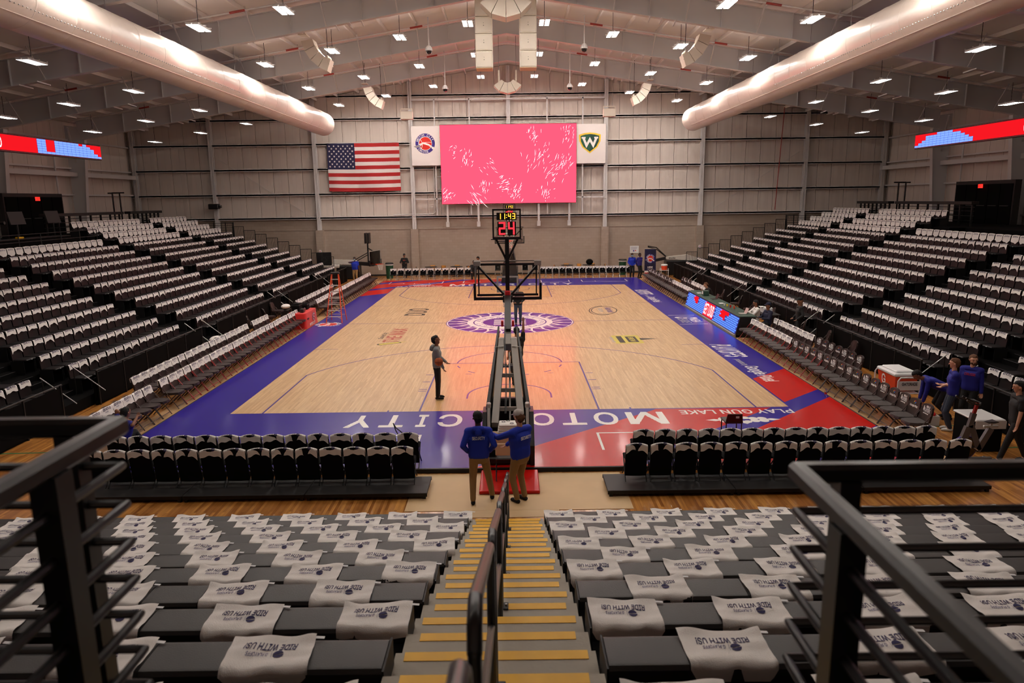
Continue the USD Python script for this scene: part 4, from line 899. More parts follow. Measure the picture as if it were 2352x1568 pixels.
# ---------------------------------------------------------------- courtside chairs
KC = {}
def court_chair(nm, frame, legs, logo=None):
    k = KC[nm] = klass('court_chair_class_' + nm)
    bk = lambda x, z, d=0.: (x, -.14 - .22*(z-.45) + d - .02*(1-(x/.23)**2), z)
    P = np.array([[bk(x*.23*(1 if z < .8 else .86), z + (-.05*abs(x)**3 if z > .7 else 0)) for x in np.linspace(-1, 1, 9)] for z in (.47, .54, .62, .70, .77, .83, .865)])
    g = G().grid(P[:, ::-1]).grid(P + [0, -.05, 0]).grid(np.stack([P[-1], P[-1]+[0, -.05, 0]])).grid(np.stack([P[0]+[0, -.05, 0], P[0]]))
    for e in (0, -1): g.grid(np.stack([P[:, e], P[:, e]+[0, -.05, 0]])[:, ::(1 if e == 0 else -1)])
    obj('backrest', g, 'vinyl_brown', k, smooth=45)
    pad = sg.Polygon([(-.21, -.16), (.21, -.16), (.23, .1), (.19, .26), (.08, .31), (-.08, .31), (-.19, .26), (-.23, .1)]).buffer(.01)
    obj('seat', G().prism(pad.buffer(-.015), .46, .475).prism(pad, .41, .46), 'vinyl_grey' if logo is not None else 'vinyl_brown', k, smooth=40)
    for s in (-1, 1):
        obj('front_leg', G().tube([(s*.235, -.20, .66), (s*.235, -.02, .43), (s*.235, .27, .0)], .013, 6), legs, k)
        obj('rear_leg', G().tube([(s*.215, .2, .41), (s*.215, -.24, .0)], .013, 6), frame, k)
    obj('cross_bar', G().tube([(-.235, .22, .08), (.235, .22, .08)], .011, 5), legs, k)
    obj('front_bar', G().tube([(-.235, .0, .405), (.235, .0, .405)], .011, 5), legs, k)
    def lay(nm_, vf, ma):
        v = np.array(vf[0]); v2 = np.array([bk(-x, z, .004) for x, z in v[:, :2]])
        v2[:, 1] += .004*(v[:, 2] > .0005)
        obj(nm_, G().add(v2, np.array(vf[1])), ma, k, smooth=False)
    if logo == 0:
        for c, a0, a1 in (('logo_red', .6, 2.4), ('logo_yellow', 2.4, 3.5), ('logo_green', 3.5, 5.), ('led_pale_paint', 5., 6.3)):
            lay('logo_arc', G().prism(strip(arc(0, .775, .032, a0, a1, 8), .016), 0, .001).done(), c)
        lay('logo_arc', G().prism(sg.box(0, .768, .04, .782), 0, .001).done(), 'led_pale_paint')
        lay('logo_lettering', shifted(text('Google Pixel', .05, .001, True, .30), 0, .66), 'logo_white')
    if logo == 1:
        lay('logo_lettering', shifted(text('NBA G', .05, .001, True, .15), .03, .775), 'logo_white')
        lay('logo_lettering', shifted(text('PLAYOFFS', .085, .001, True, .24), .02, .675), 'label_white')
        lay('logo_lettering', shifted(text('presented by Google', .025, .001, True, .2), 0, .63), 'logo_white')
        lay('logo_player', G().prism(sg.box(-.13, .70, -.10, .80), 0, .001).done(), 'logo_white')
mat('led_pale_paint', lin(60, 120, 220), .5)
court_chair('brown', 'brown_frame', 'brown_frame'); court_chair('red', 'brown_frame', 'red_frame')
for lg in (0, 1): court_chair(f'logo{lg}', 'brown_frame', 'brown_frame', lg); court_chair(f'logored{lg}', 'brown_frame', 'red_frame', lg)
court_chair('greyred', 'brown_frame', 'red_frame', 9); court_chair('grey', 'brown_frame', 'brown_frame', 9)
KCT = []
for v_ in range(4):
    k = klass(f'courtside_towel_class_{v_}'); KCT.append(k)
    towel(k, .47, .21, .15, .85, lean=.2, seed=50+v_, hem=.03, wave=.008, prints=[('slogan', *shifted(SLOGAN, 0, -.055), 'print_navy', .03, 1), ('playoffs_print', *shifted(text('G PLAYOFFS', .03, .001, True, .13), -.03, -.11), 'print_pale', .03, 1)], corner=.02, nx=11, ns=8)
rc = random.Random(23)
def chair_row(side, xb, segs, rowname, kinds, towels, pitch=.487):
    s = 1 if side == 'right' else -1; n = 0
    for ya, yb in segs:
        m_ = max(1, round((yb-ya)/pitch))
        for j in range(m_+1):
            y = ya + (yb-ya)*j/m_; n += 1; kind = kinds(y, n)
            if not in_view((s*xb, y, .5), 60): continue
            rz = PI/2*s + rc.uniform(-.04, .04); x = s*xb + rc.uniform(-.015, .015); tw = towels(y)
            desc = 'white-towelled' if tw else ('logo-backed' if 'logo' in kind else 'plain')
            copy(KC[kind], 'court_chair', f'{desc} padded folding chair, {ORD[n-1]} from the camera in the {rowname} {side} courtside row', 'chair', (x, y, -.098), rz, f'{rowname} row chairs on the {side} of the court')
            if tw: copy(KCT[rc.randrange(4)], 'courtside_towel', f'white towel on the {ORD[n-1]} chair from the camera, {rowname} {side} courtside row', 'towel', (x - s*-.0 + 0*math.cos(rz), y, -.098), rz, f'towels on the {rowname} {side} courtside row') if False else copy(KCT[rc.randrange(4)], 'courtside_towel', f'white towel on the {ORD[n-1]} chair from the camera, {rowname} {side} courtside row', 'towel', (x + s*.257, y, -.098), rz, f'towels on the {rowname} {side} courtside row')
redL = lambda y: -13.0 < y < -.1
chair_row('left', 9.62, [(-16.6, -14.15), (-13.2, -3.95), (-3.4, -1.98), (-1.45, -.35), (3.2, 5.6), (6.2, 11.9), (12.5, 16.9)], 'front', lambda y, n: 'red' if redL(y) else 'brown', lambda y: True)
chair_row('left', 10.57, [(-12.9, -4.2), (-3.2, -1.75), (3.0, 5.3), (5.8, 10.2)], 'second', lambda y, n: 'brown', lambda y: True)
chair_row('right', 9.62, [(-16.8, -8.95), (-8.35, -4.6), (5.3, 9.6), (10.1, 14.4), (14.9, 17.2)], 'front', lambda y, n: (f'logo{n % 2}' if y > -16.9 and (y < -11.5 or y > 10) else f'logored{n % 2}') if (y < -8.6 or y > 9.8) else ('greyred' if y < 0 else 'grey'), lambda y: -8.6 < y < 9.8)
chair_row('right', 10.57, [(-11.5, -8.6), (-7.9, -4.5), (5.6, 9.0), (9.6, 11.5)], 'second', lambda y, n: f'logo{n % 2}' if (y < -8.5 or y > 9.3) else 'brown', lambda y: -8.2 < y < 9.3)
# loose chairs behind the courtside rows
for s, sd, spots in ((-1, 'left', [(11.4, .3, .9), (11.3, -1.9, 1.2), (11.6, 2.2, 1.6)]), (1, 'right', [(11.5, -7.2, -1.3), (11.5, -9.2, -1.5), (11.5, -5.0, -1.2), (11.4, 2.6, -1.1), (11.2, 5.0, -1.3), (11.5, -1.6, -1.4), (11.5, .8, -1.6)])):
    for n_, (x, y, a) in enumerate(spots):
        copy(KC['brown'], 'court_chair', f'loose dark folding chair by the {sd} stand rail, {ORD[n_]} of its kind there', 'chair', (s*x, y, -.098), s*a*-1 if s > 0 else -a, f'loose chairs behind the {sd} courtside rows')
# ---- covered chairs on and before the near risers
KR = klass('covered_chair_class')
P = np.array([[(x*(.215 if z < .6 else .215-.03*((z-.6)/.22)**2), -.20-.12*(z-.45)-.012*math.cos(x*2), z - .045*abs(x)**2*(z > .7)) for x in np.linspace(-1, 1, 7)] for z in (.10, .3, .5, .65, .75, .80)])
g = G().grid(P).grid((P + [0, .05, 0])[:, ::-1]).grid(np.stack([P[-1]+[0, .05, 0], P[-1]]))
for e in (0, -1): g.grid(np.stack([P[:, e]+[0, .05, 0], P[:, e]])[:, ::(1 if e == 0 else -1)])
obj('back_cover', g, 'black_cloth', KR, smooth=45)
obj('seat', G().rbox(0, .03, .43, .43, .42, .05, .02), 'black_cloth', KR)
for s in (-1, 1):
    obj('leg', G().tube([(s*.2, -.17, .42), (s*.21, .24, .002)], .012, 6), 'black_paint', KR); obj('leg', G().tube([(s*.2, .22, .42), (s*.21, -.24, .002)], .012, 6), 'black_paint', KR)
KRT = []
for v_ in range(5):
    k = klass(f'riser_towel_class_{v_}'); KRT.append(k)
    towel(k, .43, .15, .155, .80, lean=.12, seed=70+v_, hem=.05, wave=.020, nx=25, ns=9, corner=.03, crownk=.20, kk=.55,
          prints=[('emblem', *disc(.034, (.06, -.02)), 'print_navy', -.0, -1), ('slogan', *shifted(SLOGAN, 0, -.05), 'print_navy', .03, 1), ('playoffs_print', *shifted(text('G PLAYOFFS', .03, .001, True, .14), -.06, -.035), 'print_navy', 0, -1)])
for s, sd, xs_r, xs_f in ((-1, 'left', np.linspace(-8.29, -2.10, 14), np.linspace(-8.31, -2.13, 14)), (1, 'right', np.linspace(2.56, 8.98, 14), np.linspace(2.87, 8.85, 14))):
    t = thing('riser_platform', f'low black riser platform behind the {sd} near-baseline chairs', 'platform', (0, 0, -.1))
    x0, x1 = (-8.75, -1.58) if s < 0 else (1.93, 9.4)
    n_ = 3
    for k in range(n_):
        a, b = x0+(x1-x0)*k/n_+.006, x0+(x1-x0)*(k+1)/n_-.006
        obj('deck', G().rbox((a+b)/2, -19.47, .11, b-a, .86, .05, .008), 'tread_grey', t, smooth=False)
        obj('edge_frame', G().box(a, b, -19.905, -19.88, .06, .13).box(a, b, -19.06, -19.04, .06, .13), 'black_metal', t, smooth=False)
        for x in (a+.06, b-.06):
            for y in (-19.86, -19.1): obj('leg', G().box(x-.03, x+.03, y-.03, y+.03, 0, .085), 'black_metal', t, smooth=False)
    for row, xs, y, z, nm in (('rear', xs_r, -19.24, .036, 'riser'), ('front', xs_f, -18.28, .001, 'court')):
        for n_, x in enumerate(xs if s > 0 else xs[::-1]):
            rr = rc.uniform(-.03, .03)
            copy(KR, 'covered_chair', f'black covered chair, {ORD[n_]} from the stairway in the {row} near-baseline row on the {sd}', 'chair', (x, y, z), rr, f'black covered chairs in the {row} row on the {sd}')
            copy(KRT[rc.randrange(5)], 'riser_towel', f'white draped towel {ORD[n_]} from the stairway, {row} near-baseline row on the {sd}', 'towel', (x, y-.215, z), rr, f'towels on the {row} covered chairs on the {sd}')
# ---- folding chairs along the far baseline
KF = klass('far_chair_class')
obj('back_cover', G().rbox(0, -.2, .63, .44, .05, .47, .03), 'black_cloth', KF); obj('cover_emblem', G().prism(sg.Point(0, .64).buffer(.03, 6), 0, .002, mtx((0, -.172, 0), (1, 0, 0), (0, 0, 1), (0, 1, 0))), 'cable_grey', KF)
obj('seat', G().rbox(0, .03, .43, .43, .4, .05, .02), 'black_cloth', KF)
for s in (-1, 1):
    obj('leg', G().tube([(s*.22, -.2, .85), (s*.22, -.05, .43), (s*.23, .25, .002)], .013, 6), 'silver_frame', KF); obj('leg', G().tube([(s*.2, .2, .42), (s*.21, -.25, .002)], .013, 6), 'silver_frame', KF)
obj('cross_bar', G().tube([(-.22, .12, .2), (.22, .12, .2)], .011, 5), 'silver_frame', KF)
KFT = []
for v_ in range(3):
    k = klass(f'far_towel_class_{v_}'); KFT.append(k)
    towel(k, .44, .15, .15, .865, lean=0, seed=90+v_, hem=.10, wave=.01, nx=11, ns=6, corner=.05, prints=[('slogan', *shifted(SLOGAN, 0, -.03), 'print_navy', .02, 1)])
for sd, xs in (('left', np.linspace(-8.55, -3.1, 11)), ('right', np.linspace(2.35, 8.72, 14))):
    for n_, x in enumerate(xs[::-1] if sd == 'left' else xs):
        copy(KF, 'far_folding_chair', f'black-covered folding chair on the far baseline, {ORD[n_]} to the {sd} of the basket', 'chair', (x, 19.15, -.093), PI+rc.uniform(-.03, .03), f'far baseline folding chairs on the {sd}')
        copy(KFT[rc.randrange(3)], 'far_chair_towel', f'white towel on the far-baseline folding chair {ORD[n_]} to the {sd} of the basket', 'towel', (x, 19.35, -.093), PI, f'towels on the far baseline chairs on the {sd}')
for n_, x in enumerate((1.15, 1.9)):
    copy(KF, 'far_folding_chair', f'bare folding chair by the far wall just right of the far basket, {ORD[n_]} one', 'chair', (x, 21.9, -.099), PI, 'bare folding chairs by the far wall')
copy(KF, 'far_folding_chair', 'bare folding chair by the far wall left of the far basket base', 'chair', (-.95, 21.9, -.099), PI)
# ---------------------------------------------------------------- baskets
mat('basket_grey', lin(150, 142, 134), .5); mat('basket_cream', lin(206, 200, 190), .5); mat('pad_black', lin(17, 15, 16), .42); mat('rim_orange', lin(226, 70, 30), .4); mat('net_white', lin(232, 228, 222), .9)
mat('handle_silver', lin(196, 192, 186), .35, metal=.5); mat('pad_red', lin(214, 34, 40), .45)
SEG = {'0': 'abcdef', '1': 'bc', '2': 'abged', '3': 'abgcd', '4': 'fgbc', '7': 'abc'}
def digits(g, t, h, m):
    """Seven-segment figures, centred, in the xy plane of m."""
    w = h*.52; st = h*.13; x = -sum((.28*h if c == ':' else w+.2*h) for c in t)/2
    for c in t:
        if c == ':':
            for y in (.3, .7): g.prism(sg.Point(x+.04*h, y*h).buffer(st*.55, 4), 0, .004, m)
            x += .28*h; continue
        S = {'a': (0, h-st/2, w, h-st/2), 'b': (w, h*.5, w, h), 'c': (w, 0, w, h*.5), 'd': (0, st/2, w, st/2), 'e': (0, 0, 0, h*.5), 'f': (0, h*.5, 0, h), 'g': (0, h/2, w, h/2)}
        for k in SEG[c]:
            a = S[k]; hor = a[1] == a[3]
            b = sg.box(a[0]-st/2+st*.6*hor, min(a[1], a[3])-(st/2 if hor else -st*.3), a[2]+st/2-st*.6*hor, max(a[1], a[3])+(st/2 if hor else -st*.3))
            g.prism(b, 0, .004, m)
        x0 = x; x += w+.2*h
        if True:
            pass
    return g
def digits_at(t, h, loc, X):
    g = G(); w = h*.52; tot = sum((.28*h if c == ':' else w+.22*h) for c in t)-.22*h; x = -tot/2
    for c in t:
        m = mtx(np.array(loc)+np.array(X)*x, X, (0, 0, 1)); digits_one(g, c, h, m); x += .28*h if c == ':' else w+.22*h
    return g
def digits_one(g, c, h, m):
    w = h*.52; st = h*.14
    if c == ':':
        for y in (.3, .7): g.prism(sg.Point(.02*h, y*h).buffer(st*.6, 4), 0, .004, m)
        return
    S = {'a': (0, h-st/2, w, h-st/2), 'b': (w-st/2, h*.5, w-st/2, h), 'c': (w-st/2, 0, w-st/2, h*.5), 'd': (0, st/2, w, st/2), 'e': (st/2, 0, st/2, h*.5), 'f': (st/2, h*.5, st/2, h), 'g': (0, h/2, w, h/2)}
    for k in SEG[c]:
        a = S[k]; hor = a[1] == a[3]
        g.prism(sg.box(a[0]+.01*h if hor else a[0]-st/2, a[1]-st/2 if hor else min(a[1], a[3])+.01*h, a[2]-.01*h if hor else a[2]+st/2, a[1]+st/2 if hor else max(a[1], a[3])-.01*h), 0, .004, m)
def backboard(t, y, fy, zc=3.43, glow=True, rimz=3.05, xo=0.):
    """Board in the plane y, court on the fy side; parts under t."""
    fr = lambda a, b: sg.box(-.915*a, -.535*b, .915*a, .535*b)
    M4 = mtx((xo, y, zc), (1, 0, 0), (0, 0, 1))
    obj('glass_pane', G().prism(fr(.97, .95), -.006, .006, M4), 'pane_clear', t, smooth=False)
    obj('board_frame', G().prism(fr(1, 1).difference(fr(.965, .94)), -.025, .025, M4), 'basket_grey', t, smooth=False)
    obj('board_pad', G().prism(sg.box(-.95, -.57, .95, -.10).difference(sg.box(-.885, -.49, .885, .2)), -.05, .05, M4), 'pad_black', t, smooth=False)
    obj('shooter_square', G().prism(sg.box(-.305, -.36, .305, .10).difference(sg.box(-.255, -.31, .255, .05)), .0065*1, .008, M4).prism(sg.box(-.305, -.36, .305, .10).difference(sg.box(-.255, -.31, .255, .05)), -.008, -.0065, M4), 'net_white', t, smooth=False)
    for z in (.43, -.42):
        obj('rear_bar', G().bar((xo-.85, y-fy*.06, zc+z), (xo+.85, y-fy*.06, zc+z), .05, .06), 'pad_black', t, smooth=False)
    for s in (-1, 1):
        obj('rear_bar', G().bar((xo+s*.80, y-fy*.06, zc-.42), (xo+s*.80, y-fy*.06, zc+.43), .035), 'pad_black', t, smooth=False)
    obj('corner_bracket', G().rbox(xo-.84, y-fy*.07, zc+.46, .2, .08, .13, .01), 'basket_grey', t, smooth=False); obj('corner_bracket', G().rbox(xo+.84, y-fy*.07, zc+.46, .2, .08, .13, .01), 'basket_grey', t, smooth=False)
    a = [(xo+.2286*math.cos(q), y+fy*(.38)+.2286*math.sin(q), rimz) for q in np.linspace(0, 2*PI, 29)]
    rm = obj('rim', G().tube(a, .009, 6, cap=False), 'rim_orange', t)
    obj('rim_bracket', G().box(xo-.07, xo+.07, y+fy*.01, y+fy*.17, rimz-.09, rimz+.01), 'rim_orange', t, smooth=False)
    g = G(); n_ = 12
    for k in range(n_):
        for d in (-1, 1):
            P = []
            for j in range(7):
                rr = .2286*(1-.42*min(1, j/4.5)); q = 2*PI*(k + d*j*.5)/n_
                P.append((xo+rr*math.cos(q), y+fy*.38+rr*math.sin(q), rimz-.45*j/6))
            g.tube(P, .005, 4, cap=False)
    obj('net', g, 'net_white', t, kind='stuff')
def shot_clock(t, y, s, xo=0., z0=4.58):
    """s=+1: figures face -y (towards the camera)."""
    F = sg.box(-.385, 0, .385, .79)
    M4 = mtx((xo, y, z0), (1, 0, 0), (0, 0, 1))
    obj('clock_frame', G().prism(F.difference(sg.box(-.345, .045, .345, .745)), -.09, .09, M4), 'pad_black', t, smooth=False)
    obj('clock_pane', G().prism(sg.box(-.345, .045, .345, .745), -.004, .004, M4), 'pane_clear', t, smooth=False)
    obj('digit_backing', G().box(xo-.27, xo+.27, y-.02, y+.02, z0+.49, z0+.69).box(xo-.25, xo-.03, y-.02, y+.02, z0+.08, z0+.45).box(xo+.02, xo+.25, y-.02, y+.02, z0+.08, z0+.45), 'screen_dark', t, smooth=False)
    for sd in (-1, 1):
        obj('game_time', digits_at('11:43', .155, (xo, y-sd*.028, z0+.515), (sd, 0, 0)), 'digit_amber', t, smooth=False)
        obj('shot_time', digits_at('24', .34, (xo-.0, y-sd*.028, z0+.10), (sd, 0, 0)), 'digit_red', t, smooth=False)
    obj('clock_shelf', G().box(xo-.43, xo+.43, y-.1, y+.1, z0-.03, z0-.005), 'pad_black', t, smooth=False)
for sgn, lab in ((-1, 'near basketball hoop on a padded base with a shot clock reading 24 on top'), (1, 'far basketball hoop at the far baseline, mostly behind the near one')):
    t = thing('basketball_hoop', lab, 'basketball hoop', (0, 0, 0))
    Y = lambda d: sgn*d                # d: distance from the centre of the court
    backboard(t, Y(13.1), -sgn)
    shot_clock(t, Y(13.42), 1)
    obj('clock_pole', G().bar((0, Y(13.35), 3.0), (0, Y(13.4), 4.6), .11), 'pad_black', t, smooth=False)
    for s in (-1, 1):
        obj('clock_brace', G().bar((0, Y(13.37), 3.95), (s*.30, Y(13.42), 4.57), .055), 'pad_black', t, smooth=False)
        obj('board_brace', G().bar((s*.03, Y(13.45), 2.98), (s*.80, Y(13.17), 3.80), .05), 'pad_black', t, smooth=False)
    obj('pole_pad', G().rbox(.0, Y(13.45), 2.95, .26, .34, .2, .02), 'pad_black', t, smooth=False)
    # main boom, forked lift arms, padded sides, base
    obj('boom', G().bar((0, Y(15.75), 2.05), (0, Y(13.4), 3.05), .17, .2), 'basket_grey', t, smooth=False)
    obj('boom_cover', G().bar((0, Y(15.3), 2.36), (0, Y(13.75), 3.02), .15, .16), 'pad_black', t, smooth=False)
    obj('boom_cap', G().rbox(0, Y(13.75), 3.13, .155, .12, .13, .02), 'pad_red', t, smooth=False)
    for s in (-1, 1):
        obj('red_grip', G().rbox(s*.135, Y(15.2), 2.55, .06, .12, .14, .01), 'pad_red', t, smooth=False)
        obj('lift_arm', G().bar((s*.29, Y(17.9), .75), (s*.145, Y(15.6), 2.18), .15, .16), 'basket_grey', t, smooth=False)
        obj('arm_cap', G().rbox(s*.145, Y(15.6), 2.2, .16, .1, .14, .02), 'handle_silver', t, smooth=False)
        obj('side_pad', G().hull([(s*x, Y(y), z) for x, y, z in ((.5, 18.1, .55), (.42, 18.1, .55), (.5, 17.6, 1.05), (.42, 17.6, 1.05), (.25, 15.2, 2.48), (.21, 15.2, 2.48), (.26, 15.1, 2.1), (.21, 15.1, 2.1), (.52, 17.2, .35), (.42, 17.2, .35))]), 'pad_black', t, smooth=False)
        obj('lift_cylinder', G().tube([(s*.42, Y(18.35), .35), (s*.42, Y(17.95), 1.15)], .035, 10), 'handle_silver', t)
        obj('cylinder_head', G().rbox(s*.42, Y(17.9), 1.2, .1, .12, .12, .02), 'handle_silver', t, smooth=False)
        obj('base_side', G().hull([(s*x, Y(y), z) for x in (.47, .56) for y, z in ((18.45, 0.02), (18.45, .45), (17.9, 1.05), (17.3, 1.0), (16.9, .6), (16.9, .02))]), 'pad_black', t, smooth=False)
        obj('pull_handle', G().tube([(s*.10, Y(15.9), 2.1), (s*.32, Y(15.95), 2.1), (s*.32, Y(16.15), 1.72), (s*.05, Y(16.15), 1.72)], .014, 6), 'handle_silver', t)
    obj('front_pad', G().rbox(0, Y(16.75), .55, .95, .2, 1.0, .04), 'pad_black', t, smooth=False)
    obj('base_plate', G().rbox(0, Y(17.65), .1, .94, 1.5, .16, .03), 'pad_black', t, smooth=False)
    obj('counterweight', G().rbox(0, Y(18.2), .5, .8, .25, .35, .02), 'speaker_tan', t, smooth=False)
    obj('name_plate', G().bar((-.17, Y(16.2), 1.68), (.17, Y(16.2), 1.68), .03, .11, (0, -.8, .6)), 'basket_grey', t, smooth=False)
    v, f = text('SPALDING', .085, .003, True, .31); obj('name_lettering', G().tm(v, f, mtx((0, Y(16.22), 1.655), (-sgn*1., 0, 0), (0, .42, .9))), 'pad_black', t, smooth=False)
    for z, y in ((1.3, 17.0), (1.0, 17.5), (1.55, 16.6)): obj('cross_plate', G().bar((-.24, Y(y), z), (.24, Y(y), z), .05, .09), 'basket_grey', t, smooth=False)
    obj('gas_strut', G().tube([(.04, Y(17.8), .6), (.04, Y(15.9), 1.95)], .022, 8), 'handle_silver', t)
    for dx in (-.07, -.045): obj('power_cable', G().tube([(dx, Y(15.3), 2.5), (dx-.02, Y(15.9), 2.2), (dx+.02, Y(16.8), 1.55), (dx, Y(17.7), .95)], .009, 5), 'cable_black', t)
    if sgn > 0:
        obj('skirt_pad', G().hull([(x, Y(y), z) for x, y, z in ((-.62, 16.0, .02), (.62, 16.0, .02), (-.5, 16.1, .9), (.5, 16.1, .9), (-.28, 15.6, 2.0), (.28, 15.6, 2.0), (-.6, 17, .02), (.6, 17, .02), (-.28, 16., 2.0), (.28, 16., 2.0))]), 'pad_black', t, smooth=False)
        for tx, h, z, w in (('Google Pixel', .16, 1.35, .6), ('NBA', .14, .95, .4), ('PLAYOFFS', .22, .62, .85)):
            v, f = text(tx, h, .004, True, w); obj('pad_lettering', G().tm(v, f, mtx((0.05, Y(15.93) + (z > 1.2)*-.1 - .02, z), (1, 0, 0), (0, .25, .97))), 'logo_white', t, smooth=False)
# the two spare hoops parked along the far wall
t = thing('spare_hoop', 'lowered spare hoop with a glass board parked at the far wall on the left', 'basketball hoop', (0, 0, 0))
bx_, by0 = -10.1, 20.6
sub = thing
M4 = mtx((bx_, by0, 1.5), (.28, .96, 0), (0, 0, 1))
obj('glass_pane', G().prism(sg.box(-.88, -.5, .88, .5), -.005, .005, M4), 'pane_clear', t, smooth=False)
obj('board_frame', G().prism(sg.box(-.915, -.535, .915, .535).difference(sg.box(-.87, -.49, .87, .49)), -.02, .02, M4), 'handle_silver', t, smooth=False)
obj('board_pad', G().prism(sg.box(-.95, -.57, .95, -.15).difference(sg.box(-.88, -.48, .88, .2)), -.05, .05, M4), 'pad_black', t, smooth=False)
obj('shooter_square', G().prism(sg.box(-.3, -.38, .3, .08).difference(sg.box(-.25, -.33, .25, .03)), -.008, -.006, M4), 'net_white', t, smooth=False)
rc_ = np.array([bx_+.40, by0-.12, 1.03])
obj('rim', G().tube([rc_ + [.2286*math.cos(q), .2286*math.sin(q), 0] for q in np.linspace(0, 2*PI, 25)], .010, 6, cap=False), 'rim_orange', t)
obj('rim_bracket', G().bar((bx_+.02, by0, 1.0), (bx_+.18, by0-.05, 1.0), .14, .07), 'rim_orange', t, smooth=False)
g = G()
for k in range(10):
    for d in (-1, 1): g.tube([rc_ + [.2286*(1-.42*min(1, j/4.5))*math.cos(2*PI*(k+d*j*.5)/10), .2286*(1-.42*min(1, j/4.5))*math.sin(2*PI*(k+d*j*.5)/10), -.45*j/6] for j in range(7)], .006, 4, cap=False)
obj('net', g, 'net_white', t, kind='stuff')
obj('boom_pad', G().bar((-12.0, 20.8, 1.12), (-10.2, 20.6, 1.0), .25, .26), 'pad_black', t, smooth=False)
obj('boom', G().bar((-13.3, 20.9, 1.22), (-11.5, 20.8, 1.15), .34, .32), 'basket_cream', t, smooth=False)
obj('clock_pole', G().bar((-10.62, 20.7, 1.1), (-10.62, 20.7, 2.6), .1), 'pad_black', t, smooth=False)
for dx in (-.07, .17): obj('clock_case', G().rbox(-10.66+dx, 20.7, 2.95, .10, .76, .78, .02), 'pad_black', t, smooth=False)
for a, b in (((-11.9, 20.8, 1.2), (-10.6, 20.7, 1.9)), ((-11.6, 20.8, 1.2), (-10.2, 20.65, 1.95)), ((-10.6, 20.7, 2.2), (-10.2, 20.6, 1.98))): obj('strut', G().bar(a, b, .06), 'pad_black', t, smooth=False)
obj('base', G().rbox(-12.2, 21.1, .42, 1.7, 1.0, 1.0, .05), 'pad_black', t, smooth=False); obj('base_top', G().rbox(-13.4, 21.0, .9, 1.2, .9, .25, .05), 'basket_cream', t, smooth=False)
t = thing('spare_hoop', 'folded spare hoop with a cream arm parked at the far right wall', 'basketball hoop', (0, 0, 0))
obj('base', G().rbox(12.9, 21.0, .45, 2.4, 1.1, 1.08, .06), 'pad_black', t, smooth=False)
obj('arm', G().hull([(x, y, z) for y in (20.5, 20.9) for x, z in ((11.65, 1.12), (11.65, 1.28), (13.3, 1.0), (13.3, 1.42), (14.4, 1.0), (14.2, 1.15))]), 'basket_cream', t, smooth=False)
obj('boom_pad', G().bar((10.9, 20.7, 1.02), (11.8, 20.7, 1.2), .25, .2), 'pad_black', t, smooth=False)
for dz in (0, .12): obj('strut', G().tube([(11.7, 20.7, 1.25+dz*.3), (10.95, 20.7, 1.85+dz), (10.3, 20.7, 2.02+dz*.5)], .035, 6), 'pad_black', t)
v, f = text('SPALDING', .1, .003, True, .5); obj('arm_lettering', G().tm(v, f, mtx((12.1, 20.49, 1.13), (1, 0, 0), (0, 0, 1))), 'pad_black', t, smooth=False)
# ---------------------------------------------------------------- furniture and equipment
mat('ladder_orange', lin(224, 78, 36), .45); mat('aluminium', lin(200, 198, 192), .35, metal=.4)
t = thing('step_ladder', 'tall orange fibreglass step ladder standing on the left sideline', 'ladder', (0, 0, 0))
fA, fB, rA, rB = np.array([-8.70, .40, .003]), np.array([-7.93, .30, .003]), np.array([-8.66, 1.26, .003]), np.array([-7.90, 1.16, .003])
tA, tB = np.array([-8.40, .74, 2.28]), np.array([-8.08, .70, 2.28])
for a, b in ((fA, tA), (fB, tB)): obj('front_rail', G().bar(a, b, .03, .08, (0, 1, 0)), 'ladder_orange', t, smooth=False)
for a, b in ((rA, tA), (rB, tB)): obj('rear_rail', G().bar(a, b + [0, .07, 0], .03, .05, (0, 1, 0)), 'ladder_orange', t, smooth=False)
for k in range(1, 8):
    q = k*.29/2.28
    obj('step', G().bar(fA+(tA-fA)*q, fB+(tB-fB)*q, .08, .03), 'aluminium', t, smooth=False)
    if k < 7: obj('rear_bar', G().bar(rA+(tA-rA)*q, rB+(tB-rB)*q, .03, .03), 'aluminium', t, smooth=False)
for q0, q1 in ((.08, .13), (.2, .26)):
    for a, b, o, p_ in ((fA, tA, fB, tB), (fB, tB, fA, tA)):
        x0 = a+(b-a)*q0; x1 = a+(b-a)*(q1+.0); y1 = o+(p_-o)*q1
        obj('knee_brace', G().bar(x0, x1+(y1-x1)*.3, .012, .025), 'aluminium', t, smooth=False)
obj('top_cap', G().rbox(-8.24, .75, 2.32, .42, .22, .08, .015), 'pad_black', t, smooth=False)
for s_ in (tA, tB): obj('spreader', G().bar(fA*.55+tA*.45 if s_ is tA else fB*.55+tB*.45, rA*.55+tA*.45 if s_ is tA else rB*.55+tB*.45, .02), 'aluminium', t, smooth=False)
t = thing('camera_table', 'low table under a bright red cloth with a round emblem beside the left sideline', 'table', (-9.78, .25, -.1))
g = G(); sec = lambda hx, hy, z, n=24: [(hx*np.sign(math.cos(a))*abs(math.cos(a))**.22, hy*np.sign(math.sin(a))*abs(math.sin(a))**.22*1.0, z) for a in np.linspace(0, 2*PI, n, endpoint=False)]
rows_ = [sec(.42, .95, .72), sec(.44, .97, .70), sec(.45, .98, .45), sec(.47, 1.02, .2), sec(.49, 1.05, .02)]
P = np.array([r + [r[0]] for r in rows_]); g.grid(P[:, ::-1]); g.add(rows_[0], [(0, k, k+1) for k in range(1, 23)])
mat('cloth_red', lin(214, 22, 14), .75, sheen=.2)
obj('tablecloth', g, 'cloth_red', t, smooth=50); emblem(t, mtx((.476, .25, .42), (0, 1, 0), (0, 0, 1)), .36, lift=.003)
